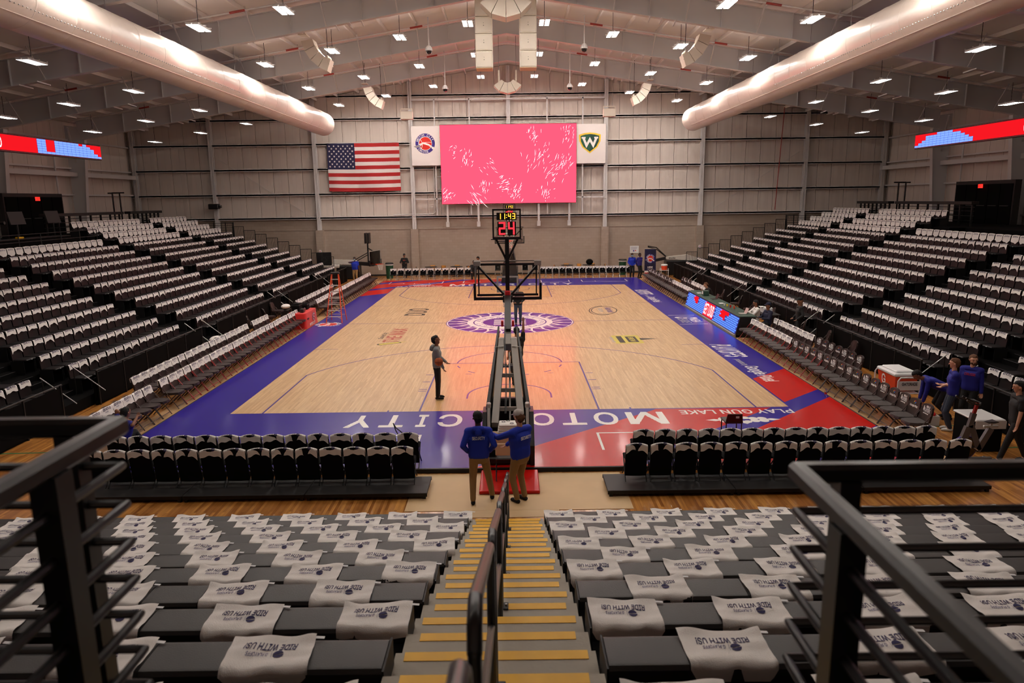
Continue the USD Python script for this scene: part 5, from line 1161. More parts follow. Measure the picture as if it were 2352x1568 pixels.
v, f = text('MOTOR CITY', .12, .003, True, .9); obj('cloth_lettering', G().tm(v, f, mtx((.500, -.1, .09), (0, 1, 0), (0, 0, 1))), 'logo_white', t, smooth=False)
for n_, (x, y, sx, sy, sz, lb) in enumerate(((-9.95, .1, .35, .55, .38, 'black equipment case standing on the red table'), (-9.75, .75, .3, .4, .3, 'second black equipment case at the far end of the red table'))):
    t = thing('equipment_case', lb, 'case', (x, y, .62))
    obj('shell', G().rbox(0, 0, sz/2, sx, sy, sz, .03), 'black_cloth', t); obj('lid_strip', G().rbox(0, 0, sz*.8, sx+.01, sy+.01, .04, .01), 'tread_grey', t, smooth=False); obj('handle', G().tube([(0, -.1, sz), (0, -.08, sz+.05), (0, .08, sz+.05), (0, .1, sz)], .012, 6), 'pad_black', t)
t = thing('broadcast_camera', 'black camera lying among the gear on the red table', 'camera', (-9.6, -.25, .62))
obj('body', G().rbox(0, 0, .09, .18, .3, .18, .03), 'pad_black', t); obj('lens', G().lathe([(.001, 0), (.06, 0), (.06, .18), (.07, .2), (.001, .2)], (0, .15, .1), 16, 1), 'dome_dark', t)
# scorers' table with its LED front
t = thing('scorers_table', 'long scorers table with an LED front reading GET LOUD on the right sideline', 'table', (0, 0, -.1))
y0, y1 = -4.05, 4.6
lean = lambda d, z: 9.30 + .17*(z-.12)/.72 + d
face = lambda y, z, d=0.: (lean(d, z), y, z)
obj('cabinet', G().hull([face(y, z, .012) for y in (y0, y1) for z in (.12, .85)] + [(9.85, y, z) for y in (y0, y1) for z in (.05, .85)]), 'pad_black', t, smooth=False)
obj('plinth', G().box(9.22, 9.32, y0, y1, 0, .13), 'speaker_dark', t, smooth=False)
obj('display', G().add([face(y0+.05, .15), face(y1-.05, .15), face(y1-.05, .82), face(y0+.05, .82)], [[0, 2, 1], [0, 3, 2]]), 'led_line', t, smooth=False)
gb = G(); gr = G(); cw = .42
for blk in range(20):
    ya = y1-.08-cw*blk
    if ya-cw < y0: break
    top_red = {3: 3, 4: 4, 5: 0, 8: 9, 9: 9, 10: 9, 11: 9, 14: 4, 15: 5, 16: 2}.get(blk, 0)
    for r_ in range(8):
        z = .16+.081*r_
        tgt = gr if top_red == 9 or r_ >= 8-top_red else gb
        off = cw*.5*(r_ % 2) if tgt is gb else 0
        e = .012 if tgt is gb else 0
        a, b = ya-off, max(ya-off-cw, y0+.06)
        if b < a-.02: tgt.add([face(b+e, z+e, -.003), face(a-e, z+e, -.003), face(a-e, z+.081-e, -.003), face(b+e, z+.081-e, -.003)], [[0, 2, 1], [0, 3, 2]])
obj('light_blocks', gb, 'led_blue', t, smooth=False, kind='stuff'); obj('red_blocks', gr, 'led_red', t, smooth=False, kind='stuff')
v, f = text('GET LOUD', .5, .002, True, 1.55); dz = nrm([.17, 0, .72])
obj('led_lettering', G().tm(v, f, mtx(face(.3, .24, -.006), (0, -1, 0), dz)), 'led_white', t, smooth=False)
mat('table_green', lin(48, 74, 62), .5)
obj('table_top', G().rbox(9.80, (y0+y1)/2, .87, .72, y1-y0, .035, .008), 'table_green', t, smooth=False)
obj('end_panel', G().box(9.5, 10.1, y0-.03, y0, 0, .85).box(9.5, 10.1, y1, y1+.03, 0, .85), 'pad_black', t, smooth=False)
ZT = .79
def laptop(lab, x, y, rz, m='aluminium'):
    t = thing('laptop', lab, 'laptop', (x, y, ZT), rz)
    obj('base', G().rbox(0, .0, .01, .34, .24, .016, .005), m, t, smooth=False); obj('lid', G().hull([(a, .12+b, c) for a in (-.17, .17) for b, c in ((0, .02), (.008, .02), (.09, .235), (.098, .235))]), m, t, smooth=False)
laptop('open silver laptop near the camera end of the scorers table', 9.78, -3.35, -PI/2); laptop('open dark laptop further along the scorers table', 9.85, 1.2, -PI/2, 'pad_black')
t = thing('monitor_box', 'small green and white scoring console on the scorers table', 'console', (9.8, 2.55, ZT)); obj('body', G().rbox(0, 0, .12, .28, .4, .24, .02), 'table_green', t); obj('face', G().rbox(-.145, 0, .13, .01, .2, .14, .01), 'label_white', t, smooth=False)
for n_, (x, y, m, lb) in enumerate(((9.75, -1.3, 'logo_yellow', 'small yellow cup on the scorers table'), (9.8, -1.62, 'logo_red', 'small red cup on the scorers table'), (9.7, -1.05, 'label_white', 'small white cup on the scorers table'), (9.85, -2.0, 'rim_orange', 'small orange cup nearest the silver laptop'))):
    single('cup', lb, 'cup', G().lathe([(.001, 0), (.03, 0), (.042, .11), (.038, .11), (.001, .01)], (x, y, ZT), 14), m)
for n_, (x, y, lb) in enumerate(((9.78, -.3, 'white papers spread on the scorers table nearer the middle'), (9.72, 3.4, 'white papers at the far end of the scorers table'))):
    single('papers', lb, 'papers', G().rbox(x, y, ZT+.006, .22, .3, .006, .001), 'label_white', smooth=False)
t = thing('side_desk', 'folding table with a white box behind the scorers table', 'table', (11.2, -2.2, -.1))
obj('top', G().rbox(0, 0, .74, .7, 1.5, .03, .01), 'tread_grey', t, smooth=False)
for a in (-.3, .3):
    for b in (-.65, .65): obj('leg', G().tube([(a, b, 0), (a, b, .73)], .015, 6), 'silver_frame', t)
t = thing('printer', 'white printer on the folding table behind the scorers', 'printer', (11.15, -2.3, .66)); obj('body', G().rbox(0, 0, .12, .4, .5, .24, .03), 'label_white', t); obj('paper_tray', G().rbox(-.2, 0, .26, .2, .3, .02, .005), 'lamp_body', t, smooth=False)
# near the bench: drinks cooler on a cart, towel bag, bottle, side table
t = thing('drinks_cooler', 'orange drinks cooler with a white lid and a white G, on a white wire cart', 'cooler', (10.85, -13.6, .32))
obj('tub', G().hull([(x, y, z) for x, y, z in [(a*.27, b*.42, 0) for a in (-1, 1) for b in (-1, 1)] + [(a*.31, b*.48, .42) for a in (-1, 1) for b in (-1, 1)]]), 'rim_orange', t, smooth=False)
obj('lid', G().rbox(0, 0, .46, .68, 1.02, .10, .03).rbox(0, 0, .53, .5, .8, .06, .025), 'label_white', t, smooth=False)
v, f = text('G', .26, .004, True, .2); obj('cooler_letter', G().tm(v, f, mtx((-.30, .12, .1), (0, -1, 0), (-.09, 0, 1))), 'logo_white', t, smooth=False)
t = thing('cooler_cart', 'white tubular cart with a sponsor plate under the orange cooler', 'cart', (10.85, -13.6, -.1))
for y in (-.62, .62):
    obj('hoop', G().tube([(-.3, y, .05), (-.3, y, .75), (-.24, y, .84), (.24, y, .84), (.3, y, .75), (.3, y, .05)], .022, 8), 'camera_white', t)
    for x in (-.3, .3): obj('wheel', G().lathe([(.001, -.02), (.05, -.02), (.05, .02), (.001, .02)], (x, y, .05), 12, 0), 'pad_black', t)
obj('shelf', G().rbox(0, 0, .39, .6, 1.24, .03, .01), 'camera_white', t, smooth=False)
obj('plate', G().rbox(0, -.64, .62, .56, .012, .26, .01), 'label_white', t, smooth=False)
v, f = text('GATORADE', .08, .003, True, .42); obj('plate_lettering', G().tm(v, f, mtx((0, -.648, .63), (1, 0, 0), (0, 0, 1))), 'pad_black', t, smooth=False)
t = thing('towel_crate', 'low crate of red and white towels under the bench chairs on the right', 'crate', (10.5, -15.6, -.1))
obj('crate', G().box(-.3, .3, -.2, .2, 0, .02).box(-.3, -.28, -.2, .2, .02, .25).box(.28, .3, -.2, .2, .02, .25).box(-.28, .28, -.2, -.18, .02, .25).box(-.28, .28, .18, .2, .02, .25), 'camera_white', t, smooth=False)
for k, (x, y) in enumerate(((-.16, -.05), (.02, .06), (.16, -.03))): obj('folded_towel', G().rbox(x, y, .2, .15, .28, .26, .04), 'pad_red', t)
t = thing('side_table', 'black skirted table with a pale cover at the end of the right bench', 'table', (10.75, -17.3, -.1))
obj('skirt', G().rbox(0, 0, .36, .62, .8, .7, .02), 'black_cloth', t, smooth=False); obj('cover', G().rbox(0, 0, .735, .68, .86, .05, .02), 'lamp_body', t); obj('cover_fall', G().box(-.345, .345, -.435, -.43, .55, .73), 'lamp_body', t, smooth=False)
t = thing('water_bottle', 'clear plastic water bottle standing at the right sideline', 'bottle', (9.0, -13.35, .001))
LOOKS['clear_plastic'] = usdkit.material(stage, '/World/Looks/clear_plastic', {'p': ('principled_bsdf', {'base_color': (.92, .95, .98), 'roughness': .08, 'transmission_weight': 1., 'ior': 1.3})}, [], surface='p.BSDF')
obj('body', G().lathe([(.001, 0), (.032, 0), (.034, .02), (.034, .15), (.014, .19), (.014, .21), (.001, .21)], n=16), 'clear_plastic', t); obj('cap', G().lathe([(.016, .2), (.016, .22), (.001, .221)], n=12), 'logo_blue', t); obj('bottle_label', G().lathe([(.0345, .07), (.0345, .12)], n=16), 'label_red', t)
# exercise bike
mat('bike_grey', lin(96, 92, 92), .4, metal=.2)
t = thing('exercise_bike', 'grey stationary exercise bike behind the right near-baseline chairs', 'exercise bike', (9.98, -18.35, -.1), .0)
obj('main_frame', G().bar((-.05, .35, 1.0), (-.05, -.02, .45), .09, .12).bar((-.05, -.02, .45), (.0, -.2, .22), .09, .12), 'bike_grey', t, smooth=False) if False else None
B = lambda p, q, w, h: G().bar(p, q, w, h, (0, 1, 0))
obj('head_tube', B((-.13, 0, .78), (-.06, 0, 1.12), .1, .08), 'bike_grey', t, smooth=False); obj('stem', B((-.06, 0, 1.1), (.0, 0, 1.36), .06, .05), 'red_frame', t, smooth=False)
obj('fork', B((-.14, 0, .82), (-.36, 0, .1), .14, .09), 'bike_grey', t, smooth=False); obj('down_tube', B((-.1, 0, .86), (.12, 0, .3), .12, .08), 'bike_grey', t, smooth=False)
obj('seat_tube', B((.1, 0, .28), (.34, 0, .78), .12, .08), 'bike_grey', t, smooth=False); obj('foot_bar', G().rbox(-.38, 0, .04, .08, .5, .06, .02), 'bike_grey', t, smooth=False); obj('foot_bar', G().rbox(.42, 0, .04, .08, .5, .06, .02), 'bike_grey', t, smooth=False); obj('base_beam', G().box(-.36, .42, -.04, .04, .05, .13), 'bike_grey', t, smooth=False)
obj('flywheel', G().lathe([(.02, -.03), (.24, -.03), (.25, -.02), (.25, .02), (.24, .03), (.02, .03)], (-.18, 0, .36), 32, 1), 'dome_dark', t); obj('wheel_rim', G().lathe([(.25, -.022), (.262, -.022), (.262, .022), (.25, .022)], (-.18, 0, .36), 32, 1), 'logo_blue', t)
obj('seat_slide', G().rbox(.34, 0, .82, .32, .05, .05, .01), 'aluminium', t, smooth=False); obj('saddle', G().hull([(.18, -.02, .93), (.18, .02, .93), (.42, -.1, .95), (.42, .1, .95), (.46, -.08, .93), (.46, .08, .93), (.3, 0, .88), (.42, 0, .88)]), 'pad_black', t, smooth=30); obj('seat_post', B((.34, 0, .8), (.34, 0, .92), .04, .04), 'aluminium', t, smooth=False)
for s in (-1, 1):
    obj('handlebar', G().tube([(.0, 0, 1.37), (-.02, s*.12, 1.38), (-.08, s*.2, 1.36), (-.28, s*.2, 1.40), (-.36, s*.19, 1.46)], .018, 8), 'pad_black', t); obj('handlebar', G().tube([(0, s*.02, 1.37), (-.14, s*.06, 1.39), (-.30, s*.06, 1.48)], .018, 8), 'pad_black', t)
    obj('pedal', G().rbox(.02+s*.14, s*.14, .32-s*.1, .1, .08, .03, .008), 'pad_black', t, smooth=False); obj('crank', B((.06, s*.08, .32), (.02+s*.12, s*.09, .32-s*.1), .02, .03), 'aluminium', t, smooth=False)
# far wall: bins, tables, school chairs, banner, notice
mat('bin_green', lin(20, 68, 44), .45)
for x, y, lb in ((-9.1, 20.9, 'dark green rubbish bin with a black lid left of the far chairs'), (8.55, 21.4, 'dark green rubbish bin behind the man in the blue jacket')):
    t = thing('rubbish_bin', lb, 'bin', (x, y, -.1))
    obj('barrel', G().lathe([(.001, .0), (.25, .0), (.29, 1.05), (.30, 1.06), (.28, 1.07), (.001, 1.07)], n=28), 'bin_green', t); obj('liner', G().lathe([(.305, 1.0), (.31, 1.08), (.27, 1.09)], n=28), 'lamp_body', t); obj('lid', G().lathe([(.32, 1.09), (.32, 1.13), (.26, 1.19), (.001, 1.2)], n=28), 'pad_black', t)
mat('school_wood', lin(208, 146, 66), .45, var=.06, scale=8)
def round_table(x, y, lb):
    t = thing('round_table', lb, 'table', (x, y, -.1)); obj('top', G().lathe([(.001, .74), (.46, .74), (.475, .755), (.47, .775), (.001, .775)], n=32), 'tread_grey', t); obj('column', G().tube([(0, 0, .04), (0, 0, .74)], .04, 10), 'pad_black', t)
    for a in range(4): obj('foot', G().bar((0, 0, .03), (.34*math.cos(a*PI/2+.4), .34*math.sin(a*PI/2+.4), .025), .05, .04), 'pad_black', t, smooth=False)
KW = klass('school_chair_class')
P = np.array([[(x*.2, -.2-.03*math.cos(x*1.4)-.1*(z-.45), z) for x in np.linspace(-1, 1, 7)] for z in (.58, .7, .82)])
g = G().grid(P[:, ::-1]).grid(P+[0, -.015, 0]).grid(np.stack([P[-1], P[-1]+[0, -.015, 0]])); obj('backrest', g, 'school_wood', KW, smooth=40); obj('seat', G().rbox(0, .02, .45, .4, .4, .02, .008), 'school_wood', KW, smooth=False)
for s in (-1, 1):
    obj('leg', G().tube([(s*.18, -.19, .8), (s*.18, -.17, .44), (s*.2, -.24, 0.002)], .012, 6), 'pad_black', KW); obj('leg', G().tube([(s*.18, .18, .44), (s*.2, .22, 0.002)], .012, 6), 'pad_black', KW)
TBL = [(-6.05, 21.6, 'left of the three left tables'), (-4.1, 21.6, 'middle of the three left tables'), (-2.9, 21.7, 'right of the three left tables'), (4.35, 21.6, 'right of the basket, without a bag'), (6.0, 21.6, 'right of the basket, carrying a black bag')]
for x, y, d in TBL: round_table(x, y, f'grey round table, {d}')
for n_, (x, y, a, d) in enumerate([(-6.95, 21.5, -1.4, 'left of the leftmost round table'), (-6.0, 22.15, PI, 'behind the leftmost round table'), (-5.25, 21.9, 2.6, 'between the two left round tables'), (-4.85, 21.3, -1.0, 'just left of the middle left table'), (-4.1, 22.15, PI, 'behind the middle left table'), (-3.4, 21.4, 1.3, 'right of the middle left table'), (3.6, 21.6, -1.5, 'left of the right-hand bare table'), (4.35, 22.15, PI, 'behind the right-hand bare table'), (5.15, 21.9, 2.4, 'between the two right tables'), (6.35, 22.15, PI, 'behind the table with the black bag'), (7.0, 21.6, 1.55, 'right of the table with the black bag')]):
    copy(KW, 'school_chair', f'orange plywood chair by the far wall, {d}', 'chair', (x, y, -.1), a, 'orange plywood chairs by the far wall')
t = thing('duffel_bag', 'bulky black bag on the round table by the far wall', 'bag', (6.05, 21.55, .675)); obj('body', G().ball((0, 0, .22), .27, 2, (1., .7, .85)), 'black_cloth', t); obj('strap', G().tube([(-.2, -.1, .3), (-.1, -.2, .42), (.1, -.2, .42), (.2, -.1, .3)], .02, 6), 'pad_black', t)
t = thing('pull_up_banner', 'dark blue pull-up banner with a round basketball emblem by the far right corner', 'banner', (10.36, 19.9, -.1))
mat('banner_navy', lin(18, 16, 62), .6, var=.5, scale=3.)
obj('sheet', G().box(-.42, .42, -.004, .004, .1, 2.02), 'banner_navy', t, smooth=False); obj('base', G().rbox(0, 0, .05, .9, .2, .1, .02), 'aluminium', t, smooth=False); obj('top_bar', G().rbox(0, 0, 2.03, .86, .03, .03, .005), 'aluminium', t, smooth=False)
emblem(t, mtx((0, -.006, 1.32), (1, 0, 0), (0, 0, 1)), .66, lift=.003)
for tx, h, z, w in (('HIRE', .12, .62, .38), ('motorcitycruise', .05, .52, .4)): v, f = text(tx, h, .003, True, w); obj('banner_lettering', G().tm(v, f, mtx((0, -.008, z), (1, 0, 0), (0, 0, 1))), 'logo_white', t, smooth=False)
obj('banner_foot', G().box(-.42, .42, -.0065, -.0045, .12, .42).box(-.42, .0, -.008, -.0066, .12, .3), 'logo_white', t, smooth=False); obj('foot_mark', G().box(-.4, -.1, -.0095, -.0085, .14, .28), 'logo_red', t, smooth=False)
t = thing('drinks_cooler', 'small orange and white drinks cooler on a white stand in the far right corner', 'cooler', (11.35, 19.6, .4)); obj('tub', G().lathe([(.001, 0), (.2, 0), (.23, .3), (.001, .3)], n=20), 'rim_orange', t); obj('lid', G().lathe([(.24, .3), (.25, .38), (.2, .42), (.001, .43)], n=20), 'label_white', t)
t = thing('cooler_stand', 'white wire stand under the small cooler in the far right corner', 'stand', (11.35, 19.6, -.1)); obj('shelf', G().rbox(0, 0, .48, .6, .5, .03, .01), 'camera_white', t, smooth=False)
for a in (-.26, .26): obj('hoop', G().tube([(a, -.24, 0), (a, -.24, .62), (a, .24, .62), (a, .24, 0)], .02, 6), 'camera_white', t)
t = thing('wall_notice', 'white paper notice on the far wall above the two men in blue jackets', 'notice', (9.65, YB-.07, 1.71))
obj('sheet', G().box(-.34, .34, -.012, 0, -.28, .28), 'label_white', t, smooth=False)
for k in range(5): obj('print_line', G().box(-.26, .26-.03*k, -.0135, -.0125, .18-.05*k, .195-.05*k), 'print_pale', t, smooth=False)
obj('print_mark', G().box(-.1, .0, -.0135, -.0125, -.16, -.06), 'logo_blue', t, smooth=False); obj('print_mark', G().box(.04, .14, -.0135, -.0125, -.13, -.07), 'logo_red', t, smooth=False)
for s, sd in ((-1, 'left'), (1, 'right')):
    t = thing('alarm_device', f'small pale alarm device on the {sd} wall pilaster', 'alarm', (s*14.6, YB-.5, 1.9)); obj('case', G().rbox(0, -.04, 0, .18, .08, .22, .02), 'label_white', t); obj('lens', G().ball((0, -.09, .02), .04, 1), 'label_red', t)
# near-court chair with its back to us, camera on a chair, towels at the hoop base, red mat chair
t = thing('black_chair', 'single black chair standing on the red near apron in front of the right-hand towels', 'chair', (5.3, -16.7, .002), PI*.0)
obj('backrest', G().hull([(x, y, z) for z, w in ((.42, .2), (.62, .17)) for x in (-w, w) for y in (-.19-.2*(z-.42), -.16-.2*(z-.42))]), 'pad_black', t, smooth=False); obj('seat', G().rbox(0, .02, .4, .42, .42, .05, .015), 'pad_black', t, smooth=False); obj('slot_label', G().box(.02, .1, -.232, -.228, .52, .57), 'lamp_body', t, smooth=False)
for a in (-.18, .18):
    for b in (-.17, .2): obj('leg', G().tube([(a, b, 0), (a, b, .39)], .014, 6), 'pad_black', t)
t = thing('camera_strap', 'black camera with a strap lying on the end chair of the left front row', 'camera', (-2.30, -18.05, .46)); obj('body', G().rbox(0, 0, .06, .16, .1, .12, .02), 'pad_black', t); obj('lens', G().lathe([(.001, 0), (.04, 0), (.05, .14), (.001, .14)], (.0, .05, .06), 14, 1), 'dome_dark', t); obj('strap', G().tube([(-.08, 0, .1), (-.16, .05, .22), (-.22, .1, .38), (-.15, .02, .3), (.06, 0, .12)], .012, 5), 'pad_black', t)
t = thing('folding_chair', 'folding chair with a pinkish back on the red mat behind the near hoop', 'chair', (-.05, -18.95, -.022), 0)
obj('backrest', G().rbox(0, -.2, .66, .42, .04, .26, .02), 'speaker_tan', t); obj('seat', G().rbox(0, .04, .43, .42, .42, .04, .02), 'pad_black', t)
for a in (-.2, .2): obj('leg', G().tube([(a, -.22, .78), (a, -.05, .43), (a, .24, .0)], .012, 6), 'pad_black', t); obj('leg', G().tube([(a, .2, .42), (a, -.26, 0)], .012, 6), 'pad_black', t)
t = thing('towel_stack', 'stack of white towels with dark print on the base of the near hoop', 'towels', (.0, -18.15, .68))
for k in range(4): obj('folded_towel', G().rbox(.01*k-.02, 0, .03+.05*k, .42, .34, .05, .02), 'towel_white', t)
for a, b in ((-.1, .05), (.08, -.06), (.0, .12)): obj('print_patch', G().prism(ring(.02, .045, 16, (a, b)), .206, .2075), 'pad_black', t, smooth=False)
# upper corners: press table, monitors, cameras, speaker on the rail
for s, sd in ((-1, 'left'),):
    zf = tread(11)+.052
    t = thing('press_table', 'long black press table on the platform above the left stand', 'table', (-22.6, 1.0, zf))
    obj('top', G().rbox(0, 0, .74, .8, 5.2, .04, .01), 'pad_black', t, smooth=False); obj('front', G().box(.36, .38, -2.6, 2.6, .05, .72), 'stand_black', t, smooth=False)
    for b in (-2.5, 2.5): obj('leg', G().box(-.35, .35, b-.02, b+.02, 0, .72), 'pad_black', t, smooth=False)
    for n_, (y, lb) in enumerate(((2.4, 'left'), (5.2, 'right'))):
        t = thing('monitor', f'flat dark screen on a stand in the left press area, {lb} of two', 'screen', (-24.0, y, zf)); obj('panel', G().hull([(a, y_, z) for y_ in (-.55, .55) for a, z in ((0, 1.35), (.06, 1.35), (-.14, 1.95), (-.08, 1.97))]), 'tread_grey', t, smooth=False); obj('post', G().tube([(0, 0, 0), (-.04, 0, 1.4)], .04, 8), 'pad_black', t); obj('foot', G().rbox(0, 0, .02, .6, .6, .04, .01), 'pad_black', t, smooth=False)
    t = thing('video_camera', 'video camera on a tripod at the far left edge of the left press area', 'camera', (-23.0, -.6, zf))
    for a in range(3): obj('tripod_leg', G().tube([(0, 0, 1.35), (.4*math.cos(a*2.1), .4*math.sin(a*2.1), 0)], .02, 6), 'pad_black', t)
    obj('body', G().rbox(0, 0, 1.5, .45, .18, .22, .02), 'pad_black', t); obj('lens', G().lathe([(.001, 0), (.06, 0), (.07, .25), (.001, .25)], (.22, 0, 1.5), 14, 0), 'dome_dark', t)
    t = thing('press_railing', 'black railing in front of the left press platform', 'railing', (-20.95, 0, zf)); 
    for z in (.35, .7, 1.02): obj('bar', G().tube([(0, -8, z), (0, 3.7, z)], .018, 6), 'black_paint', t)
    for y in np.linspace(-8, 3.7, 9): obj('post', G().tube([(0, y, 0), (0, y, 1.02)], .022, 6), 'black_paint', t)
    for n_, (y, m, lb) in enumerate(((.2, 'nosing_yellow', 'small yellow box on the left press table'), (3.0, 'label_red', 'small red case on the floor of the left press platform'))): single('small_case', lb, 'case', G().rbox(-22.5 if n_ == 0 else -21.6, y, zf+(.80 if n_ == 0 else .05), .2, .35, .08, .02), m)
t = thing('projector', 'black projector fixed to the left wind column high above the stand corner', 'projector', (-22.35, YB-.75, 5.4)); obj('body', G().rbox(0, 0, 0, .75, .5, .4, .05), 'pad_black', t); obj('lens', G().lathe([(.001, 0), (.1, 0), (.11, .18), (.001, .18)], (.37, 0, 0), 16, 0), 'dome_dark', t)
t = thing('towel_bag', 'clear bag of white towels lying on the left front rail ledge', 'bag', (-11.45, -5.6, -.1)); obj('bag', G().ball((0, 0, .52), .3, 2, (.8, 1.1, .45)), 'towel_white', t, smooth=60); obj('stand', G().rbox(0, 0, .19, .4, .6, .38, .02), 'pad_black', t, smooth=False)
t = thing('towel_bag', 'small clear bag of white towels behind the far left courtside chairs', 'bag', (-11.5, 3.3, -.1)); obj('bag', G().ball((0, 0, .5), .28, 2, (.8, 1.1, .45)), 'towel_white', t, smooth=60); obj('stand', G().rbox(0, 0, .18, .4, .6, .36, .02), 'pad_black', t, smooth=False)
t = thing('backrest_board', 'black portable basket board leaning at the far left stand corner', 'board', (-13.9, 20.6, -.1)); obj('board', G().rbox(0, 0, 1.55, 1.1, .1, 1.0, .03), 'pad_black', t, smooth=False); obj('post', G().box(-.08, .08, .06, .2, 0, 1.5), 'pad_black', t, smooth=False); obj('emblem', G().prism(ring(.12, .2, 20), 0, .004, mtx((0, -.056, 1.5), (1, 0, 0), (0, 0, 1))), 'tread_grey', t, smooth=False)
for n_, (x, y) in enumerate(((7.0, 18.62), (6.72, 18.6))): single('white_shoe', f'white trainer lying by the far baseline, {ORD[n_]} of the pair', 'shoe', G().hull([(x+a, y+b, c-.093) for a, b, c in ((-.12, -.04, 0), (-.12, .04, 0), (.12, -.04, 0), (.12, .04, 0), (-.1, -.035, .09), (-.1, .035, .09), (.02, -.03, .07), (.02, .03, .07), (.12, 0, .03))]), 'label_white')
# ---------------------------------------------------------------- people
SK = {}
for nm, c in (('skin_dark', (84, 52, 38)), ('skin_mid', (140, 92, 66)), ('skin_light', (206, 152, 124))): mat(nm, lin(*c), .5)
for nm, c in (('cloth_blue', (14, 44, 168)), ('cloth_royal', (22, 26, 128)), ('cloth_purple', (44, 34, 120)), ('cloth_grey', (128, 128, 128)), ('cloth_black', (16, 15, 16)), ('cloth_khaki', (150, 116, 70)), ('cloth_jeans', (52, 60, 76)), ('cloth_white', (222, 218, 212)), ('cloth_navy', (20, 24, 52)), ('hair_black', (12, 10, 9)), ('hair_brown', (96, 60, 34)), ('cap_grey', (176, 166, 160)), ('mask_blue', (150, 196, 214)), ('ball_orange', (170, 82, 36))): mat(nm, lin(*c), .8, bump=.15, bscale=40)
def _sph(p, r, n=10):
    return m3.Manifold.sphere(float(r), n).translate(tuple(float(a) for a in p))
def bone(a, b, ra, rb): return m3.Manifold.batch_hull([_sph(a, ra), _sph(b, rb)])
def finish(parts, edge=.035, it=6):
    m = parts[0]
    for p in parts[1:]: m = m + p
    m = m.refine_to_length(edge).to_mesh(); t = trimesh.Trimesh(np.array(m.vert_properties[:, :3], float), np.array(m.tri_verts), process=True)
    trimesh.smoothing.filter_taubin(t, iterations=it); return np.array(t.vertices), np.array(t.faces)
def knee(a, b, l1, l2, hint):
    a, b = np.array(a, float), np.array(b, float); d = b-a; L = min(np.linalg.norm(d), (l1+l2)*.999); d = d/np.linalg.norm(d); b = a+d*L
    x = (l1*l1-l2*l2+L*L)/(2*L); h = math.sqrt(max(l1*l1-x*x, 0)); n_ = np.array(hint, float); n_ = n_-d*(n_@d); return a+d*x+nrm(n_)*h, b
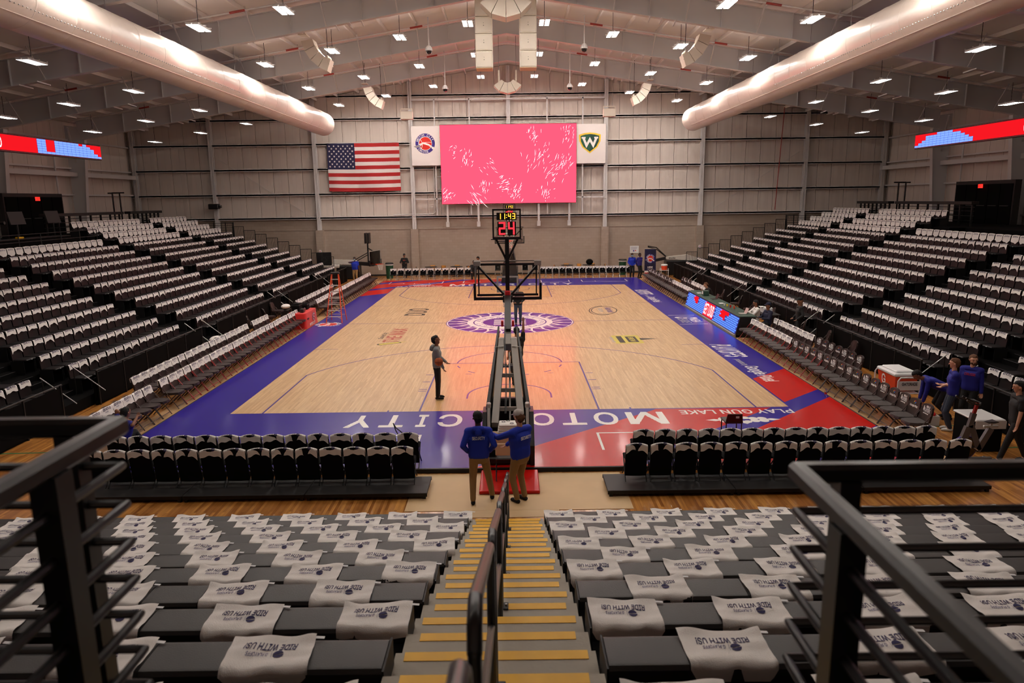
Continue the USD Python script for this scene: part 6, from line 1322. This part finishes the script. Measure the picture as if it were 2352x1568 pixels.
def person(lab, loc, rz, top, legs, skin, hair, hands, feet=((-.1, .0), (.1, .0)), shoes='cloth_black', hip=.93, torso=(0, .0), look=(0, 0), sleeve='long', hood=False, cap=None, mask=False, sit=None, scale=1., fat=1., chestprint=None, backprint=None, beard=False, longhair=False):
    """Faces +y. hands: wrist targets (x, y, z) for left (-x) and right; feet: (x, y) on the ground; torso: lean (x, y) of the neck from the hips."""
    t = thing('person', lab, 'person', loc, rz); t.GetAttribute('xformOp:translate')
    H = np.array([0, (sit or 0), hip]); up = np.array([torso[0], torso[1], math.sqrt(max(.05, .54**2-torso[0]**2-torso[1]**2))]); N = H+up; u = nrm(up)
    fw = np.array([0, 1., 0]); fw = nrm(fw-u*(fw@u)); S = [N-.045*u+np.array([s*.19*fat**.5, 0, 0]) for s in (-1, 1)]
    hx, hp = look; hf = nrm([math.sin(hx)*math.cos(hp), math.cos(hx)*math.cos(hp), math.sin(hp)]); hr = nrm(np.cross(hf, [0, 0, 1])); hu = np.cross(hr, hf)
    C_ = N + u*.10 + hu*.11 + hf*.02; hd = lambda x, y, z: C_ + hr*x + hf*y + hu*z
    sk, sh, tr, so_ = [], [], [], []
    ch, mid = H+u*.36, H+u*.18
    def torso_m(e):
        return [m3.Manifold.batch_hull([_sph(ch+[s*.105, 0, 0]+fw*.005, .115*fat+e) for s in (-1, 1)]+[_sph(mid+[s*.08, 0, 0]+fw*.02*(fat-1)*5, .105*fat+e) for s in (-1, 1)]), m3.Manifold.batch_hull([_sph(mid+[s*.08, 0, 0], .105*fat+e) for s in (-1, 1)]+[_sph(H+[s*.085, 0, 0]+u*.03, .105*fat+e) for s in (-1, 1)])] + [bone(N-u*.02, S[k], .06+e, .07+e) for k in (0, 1)] + [bone(ch+[s*.08, 0, 0], S[k], .1+e, .07+e) for k, s in ((0, -1), (1, 1))]
    sk += torso_m(-.012); sh += torso_m(.014)
    sk += [bone(N-u*.03, C_-hu*.07, .058, .052), m3.Manifold.batch_hull([_sph(hd(0, -.02, .035), .088), _sph(hd(0, .035, .03), .078)]), m3.Manifold.batch_hull([_sph(hd(0, .03, .0), .07), _sph(hd(0, .045, -.085), .042), _sph(hd(0, -.01, -.03), .07)]), bone(hd(0, .098, .01), hd(0, .112, -.025), .010, .015)] + [_sph(hd(s*.082, -.005, -.005), .02) for s in (-1, 1)]
    for k, s in ((0, -1), (1, 1)):
        e_, w = knee(S[k], hands[k], .29, .26, (s*.6, -.8, -.2)); d = nrm(w-e_)
        sk += [bone(S[k], e_, .05, .041), bone(e_, w, .041, .028)]
        if sleeve == 'long': sh += [bone(S[k], e_, .072, .057), bone(e_, w-d*.015, .057, .043)]
        else: sh += [bone(S[k], S[k]+(e_-S[k])*.62, .074, .066)]
        side = nrm(np.cross(d, [0, 0, 1.]) if abs(d[2]) < .9 else np.cross(d, [0, 1., 0])) ; pn = np.cross(side, d)
        pal = w+d*.05; sk.append(m3.Manifold.batch_hull([_sph(w, .024), _sph(pal+side*.026, .016), _sph(pal-side*.026, .016)]))
        for j, (o, l) in enumerate(((-.03, .062), (-.010, .075), (.010, .072), (.03, .055))):
            a0 = pal+side*o+d*.008; a1 = a0+d*l*.5+pn*.008; a2 = a1+d*l*.45+pn*.022; sk += [bone(a0, a1, .0095, .009), bone(a1, a2, .009, .0075)]
        th = w+d*.02+side*.024; sk += [bone(th, th+side*.032+d*.026, .011, .01), bone(th+side*.032+d*.026, th+side*.036+d*.058, .01, .008)]
        f = np.array([feet[k][0], feet[k][1], .085]); J = H+np.array([s*.09, 0, -.02]); kn, an = knee(J, f, .44, .42, (s*.12, 1, 0)); 
        sk += [bone(J, kn, .078*fat**.5, .052), bone(kn, an, .05, .036), bone(an, an+[0, .06, -.03], .035, .03)]
        tr += [bone(J+[0, 0, .04], kn, .098*fat, .07), bone(kn, an+[0, 0, .02], .07, .055)]
        so_.append((m3.Manifold.batch_hull([_sph(an+[0, -.03, -.045], .045), _sph(an+[0, .15, -.055], .034), _sph(an+[0, .1, -.045], .042)]) ^ m3.Manifold.cube((4, 4, 4)).translate((-2, -2, float(an[2]-.084)))))
    tr += [m3.Manifold.batch_hull([_sph(H+[s*.075, 0, 0]+u*.03, .108*fat) for s in (-1, 1)]+[_sph(H+[s*.08, 0, -.05], .105*fat) for s in (-1, 1)])]
    obj('body', finish(sk, .03, 4), skin, t, smooth=True); obj('trousers', finish(tr), legs, t, smooth=True); obj('top', finish(sh), top, t, smooth=True)
    for q in so_: obj('shoe', finish([q], .03, 3), shoes, t, smooth=True)
    hh = [m3.Manifold.batch_hull([_sph(hd(0, -.035, .045), .096), _sph(hd(0, .02, .07), .076)])] + [bone(hd(s*.03, -.07, .0), hd(s*.02, -.055, -.06), .06, .04) for s in (-1, 1)]
    if longhair: hh += [bone(hd(s*.06, -.05, .02), hd(s*.10, -.02, -.26), .05, .045) for s in (-1, 1)]
    hc = finish(hh, .03, 3); rr = RNG.normal(0, .0035, hc[0].shape); obj('hair', (hc[0]+rr, hc[1]), hair, t, smooth=True)
    if cap: obj('cap', finish([m3.Manifold.batch_hull([_sph(hd(0, -.03, .07), .098), _sph(hd(0, .02, .08), .088)]), m3.Manifold.batch_hull([_sph(hd(s*.05, .08, .065), .014) for s in (-1, 1)]+[_sph(hd(s*.035, .17, .055), .010) for s in (-1, 1)])], .03, 3), cap, t, smooth=True)
    if beard: obj('beard', finish([bone(hd(-.045, .045, -.07), hd(.045, .045, -.07), .035, .035), bone(hd(0, .06, -.09), hd(0, .055, -.1), .036, .03)], .02, 2), hair, t, smooth=True)
    if mask: obj('face_mask', finish([m3.Manifold.batch_hull([_sph(hd(s*.045, .055, -.03), .035) for s in (-1, 1)]+[_sph(hd(0, .085, -.02), .03), _sph(hd(0, .06, -.09), .035)])], .02, 2), 'mask_blue', t, smooth=True)
    for s in (-1, 1): obj('eye', G().ball(hd(s*.032, .098, .025), .011, 1), 'hair_black', t)
    if not mask: obj('mouth', G().ball(hd(0, .092, -.062), .016, 1, (1.3, .5, .4)), 'skin_dark', t)
    if hood: obj('hood', finish([bone(N-fw*.10+u*.03+[-.07, 0, 0], N-fw*.10+u*.03+[.07, 0, 0], .06, .06), bone(N-fw*.13-u*.04, N-fw*.12+u*.0, .07, .07)]), top, t, smooth=True)
    for pr, fc in ((chestprint, 1), (backprint, -1)):
        if pr: v, f = text(pr[0], .06, .004, True, pr[1]); obj('print', G().tm(v, f, mtx(ch+fw*fc*(.136*fat)+u*.01, (-fc, 0, 0), u)), pr[2], t, smooth=False)
    return t
D0 = ((-.27, .04, .80), (.27, .04, .80))
person('young man in a grey hoodie and black trousers holding a ball', (-2.05, -13.1, .002), -PI/2, 'cloth_grey', 'cloth_black', 'skin_mid', 'hair_black', ((-.20, .24, 1.05), (.20, .22, .90)), look=(0, .25), hood=True, hip=.98)
t = thing('basketball', 'orange basketball held against the hip of the man in the grey hoodie', 'ball', (-1.97, -13.34, 1.16)); obj('ball', G().ball((0, 0, 0), .12, 3), 'ball_orange', t, smooth=True); obj('seam', G().lathe([(.1215, -.003), (.1215, .003)], n=32).lathe([(.1215, -.003), (.1215, .003)], n=32, axis=0), 'pad_black', t)
person('guard in blue jacket and khakis with hands on hips', (-.55, -20.05, -.098), .05, 'cloth_blue', 'cloth_khaki', 'skin_dark', 'hair_black', ((-.20, .05, 1.0), (.20, .05, 1.0)), feet=((-.13, -.1), (.24, .14)), look=(-.2, -.2), hood=True, backprint=('SECURITY', .24, 'logo_white'))
person('guard in a blue jacket, khakis and a pale mesh cap pointing at the hoop base', (.24, -20.05, -.098), .75, 'cloth_blue', 'cloth_khaki', 'skin_light', 'hair_brown', ((-.30, .48, 1.32), (-.05, .36, 1.05)), cap='cap_grey', look=(.1, -.2), fat=1.15, backprint=('SECURITY', .26, 'logo_white'))
person('man in a black top reaching one arm up just behind the near hoop', (.24, -11.6, .002), .2, 'cloth_black', 'cloth_black', 'skin_mid', 'hair_black', ((-.25, .1, .85), (.24, .12, 1.98)), sleeve='short')
person('person in a dark jacket and jeans standing near the centre circle beyond the hoop', (.38, -.75, .002), PI, 'cloth_black', 'cloth_jeans', 'skin_mid', 'hair_brown', ((-.15, .2, 1.05), (.15, .2, 1.05)))
person('photographer in a royal blue T-shirt sitting by the left front chairs, hand at face', (-9.0, -17.15, -.098), -.35, 'cloth_royal', 'cloth_black', 'skin_mid', 'hair_black', ((-.1, .30, .80), (.34, .22, .88)), feet=((-.2, .5), (.2, .5)), hip=.24, sit=0., sleeve='short', torso=(0, .18))
person('young blond man in a blue T-shirt and jeans with folded arms near the right bench', (10.82, -16.15, -.098), 1.2, 'cloth_royal', 'cloth_jeans', 'skin_light', 'hair_brown', ((.08, .24, 1.12), (-.06, .26, 1.10)), sleeve='short', shoes='label_white', look=(.2, 0))
person('bearded man in a blue long-sleeved shirt with red print by the right stand', (11.5, -15.75, -.098), 2.3, 'cloth_royal', 'cloth_black', 'skin_light', 'hair_brown', D0, shoes='label_white', beard=True, look=(-.6, -.1), chestprint=('CRUISE', .24, 'label_red'))
person('man in a black T-shirt walking beside the exercise bike', (10.85, -18.35, -.098), 1.35, 'cloth_black', 'cloth_black', 'skin_light', 'hair_black', ((-.26, .10, .82), (.26, -.02, .80)), feet=((-.1, .28), (.1, -.3)), sleeve='short', look=(.1, -.1))
person('person in a blue top bending over behind the right bench chairs', (11.25, -15.2, -.098), 1.3, 'cloth_royal', 'cloth_black', 'skin_mid', 'hair_black', ((-.15, .55, .40), (.15, .55, .40)), torso=(0, .50), hip=.80, look=(0, -.9), feet=((-.14, -.1), (.14, -.1)))
person('masked man in a bright blue jacket at the far right baseline, left of two', (8.84, 18.85, -.098), PI, 'cloth_blue', 'cloth_black', 'skin_dark', 'hair_black', ((-.16, .12, .98), (.16, .12, .98)), mask=True)
person('man in a purple-blue jacket at the far right baseline, right of two', (9.38, 18.8, -.098), PI+.6, 'cloth_purple', 'cloth_black', 'skin_dark', 'hair_black', ((-.10, -.18, .95), (.10, -.18, .95)))
person('man in black hat and jacket behind the far left chairs', (-8.0, 21.2, -.098), PI, 'cloth_black', 'cloth_black', 'skin_mid', 'hair_black', ((-.18, .28, 1.15), (.18, .28, 1.15)), cap='cloth_black', chestprint=('CITY', .16, 'rim_orange'))
person('heavy man in a blue polo, khakis and a face mask in the far left corner', (-11.2, 18.6, -.098), PI, 'cloth_blue', 'cloth_khaki', 'skin_dark', 'hair_black', ((-.32, .05, .85), (.12, .26, 1.48)), mask=True, fat=1.25, sleeve='short')
person('person in black sitting at the right end of the far left folding chairs', (-2.65, 19.2, -.098), PI, 'cloth_black', 'cloth_black', 'skin_mid', 'hair_black', ((-.14, .38, .62), (.14, .38, .62)), feet=((-.12, .45), (.12, .45)), hip=.52)
person('dark-haired person in a white top sitting by the far wall', (-2.4, 21.8, -.098), 1.9, 'cloth_white', 'cloth_black', 'skin_mid', 'hair_black', ((-.12, .36, .85), (.12, .36, .85)), feet=((-.12, .45), (.12, .45)), hip=.62, look=(0, -.4))
person('man in a black T-shirt leaning on the far end of the scorers table', (10.55, 4.0, -.098), PI/2, 'cloth_black', 'cloth_black', 'skin_light', 'hair_brown', ((-.18, .50, .90), (.14, .50, .90)), feet=((-.12, .3), (.12, .3)), hip=.56, torso=(0, .24), sleeve='short', look=(0, -.4))
person('woman in a white blazer typing at the silver laptop on the scorers table', (10.45, -3.1, -.098), PI/2, 'cloth_white', 'cloth_black', 'skin_mid', 'hair_black', ((-.12, .40, .92), (.12, .40, .92)), feet=((-.12, .3), (.12, .3)), hip=.54, look=(0, -.2))
person('person in a navy top sitting behind the woman in the white blazer', (10.65, -3.95, -.098), 1.8, 'cloth_navy', 'cloth_black', 'skin_mid', 'hair_black', ((-.14, .36, .8), (.14, .36, .8)), feet=((-.12, .35), (.12, .35)), hip=.54, cap='cloth_navy')
person('person with long coppery hair, black cap and lanyard standing behind the right towelled chairs', (11.35, -5.4, -.098), 1.5, 'cloth_black', 'cloth_black', 'skin_mid', 'hair_brown', ((-.24, .16, 1.0), (.24, .16, 1.0)), cap='cloth_black', longhair=True)
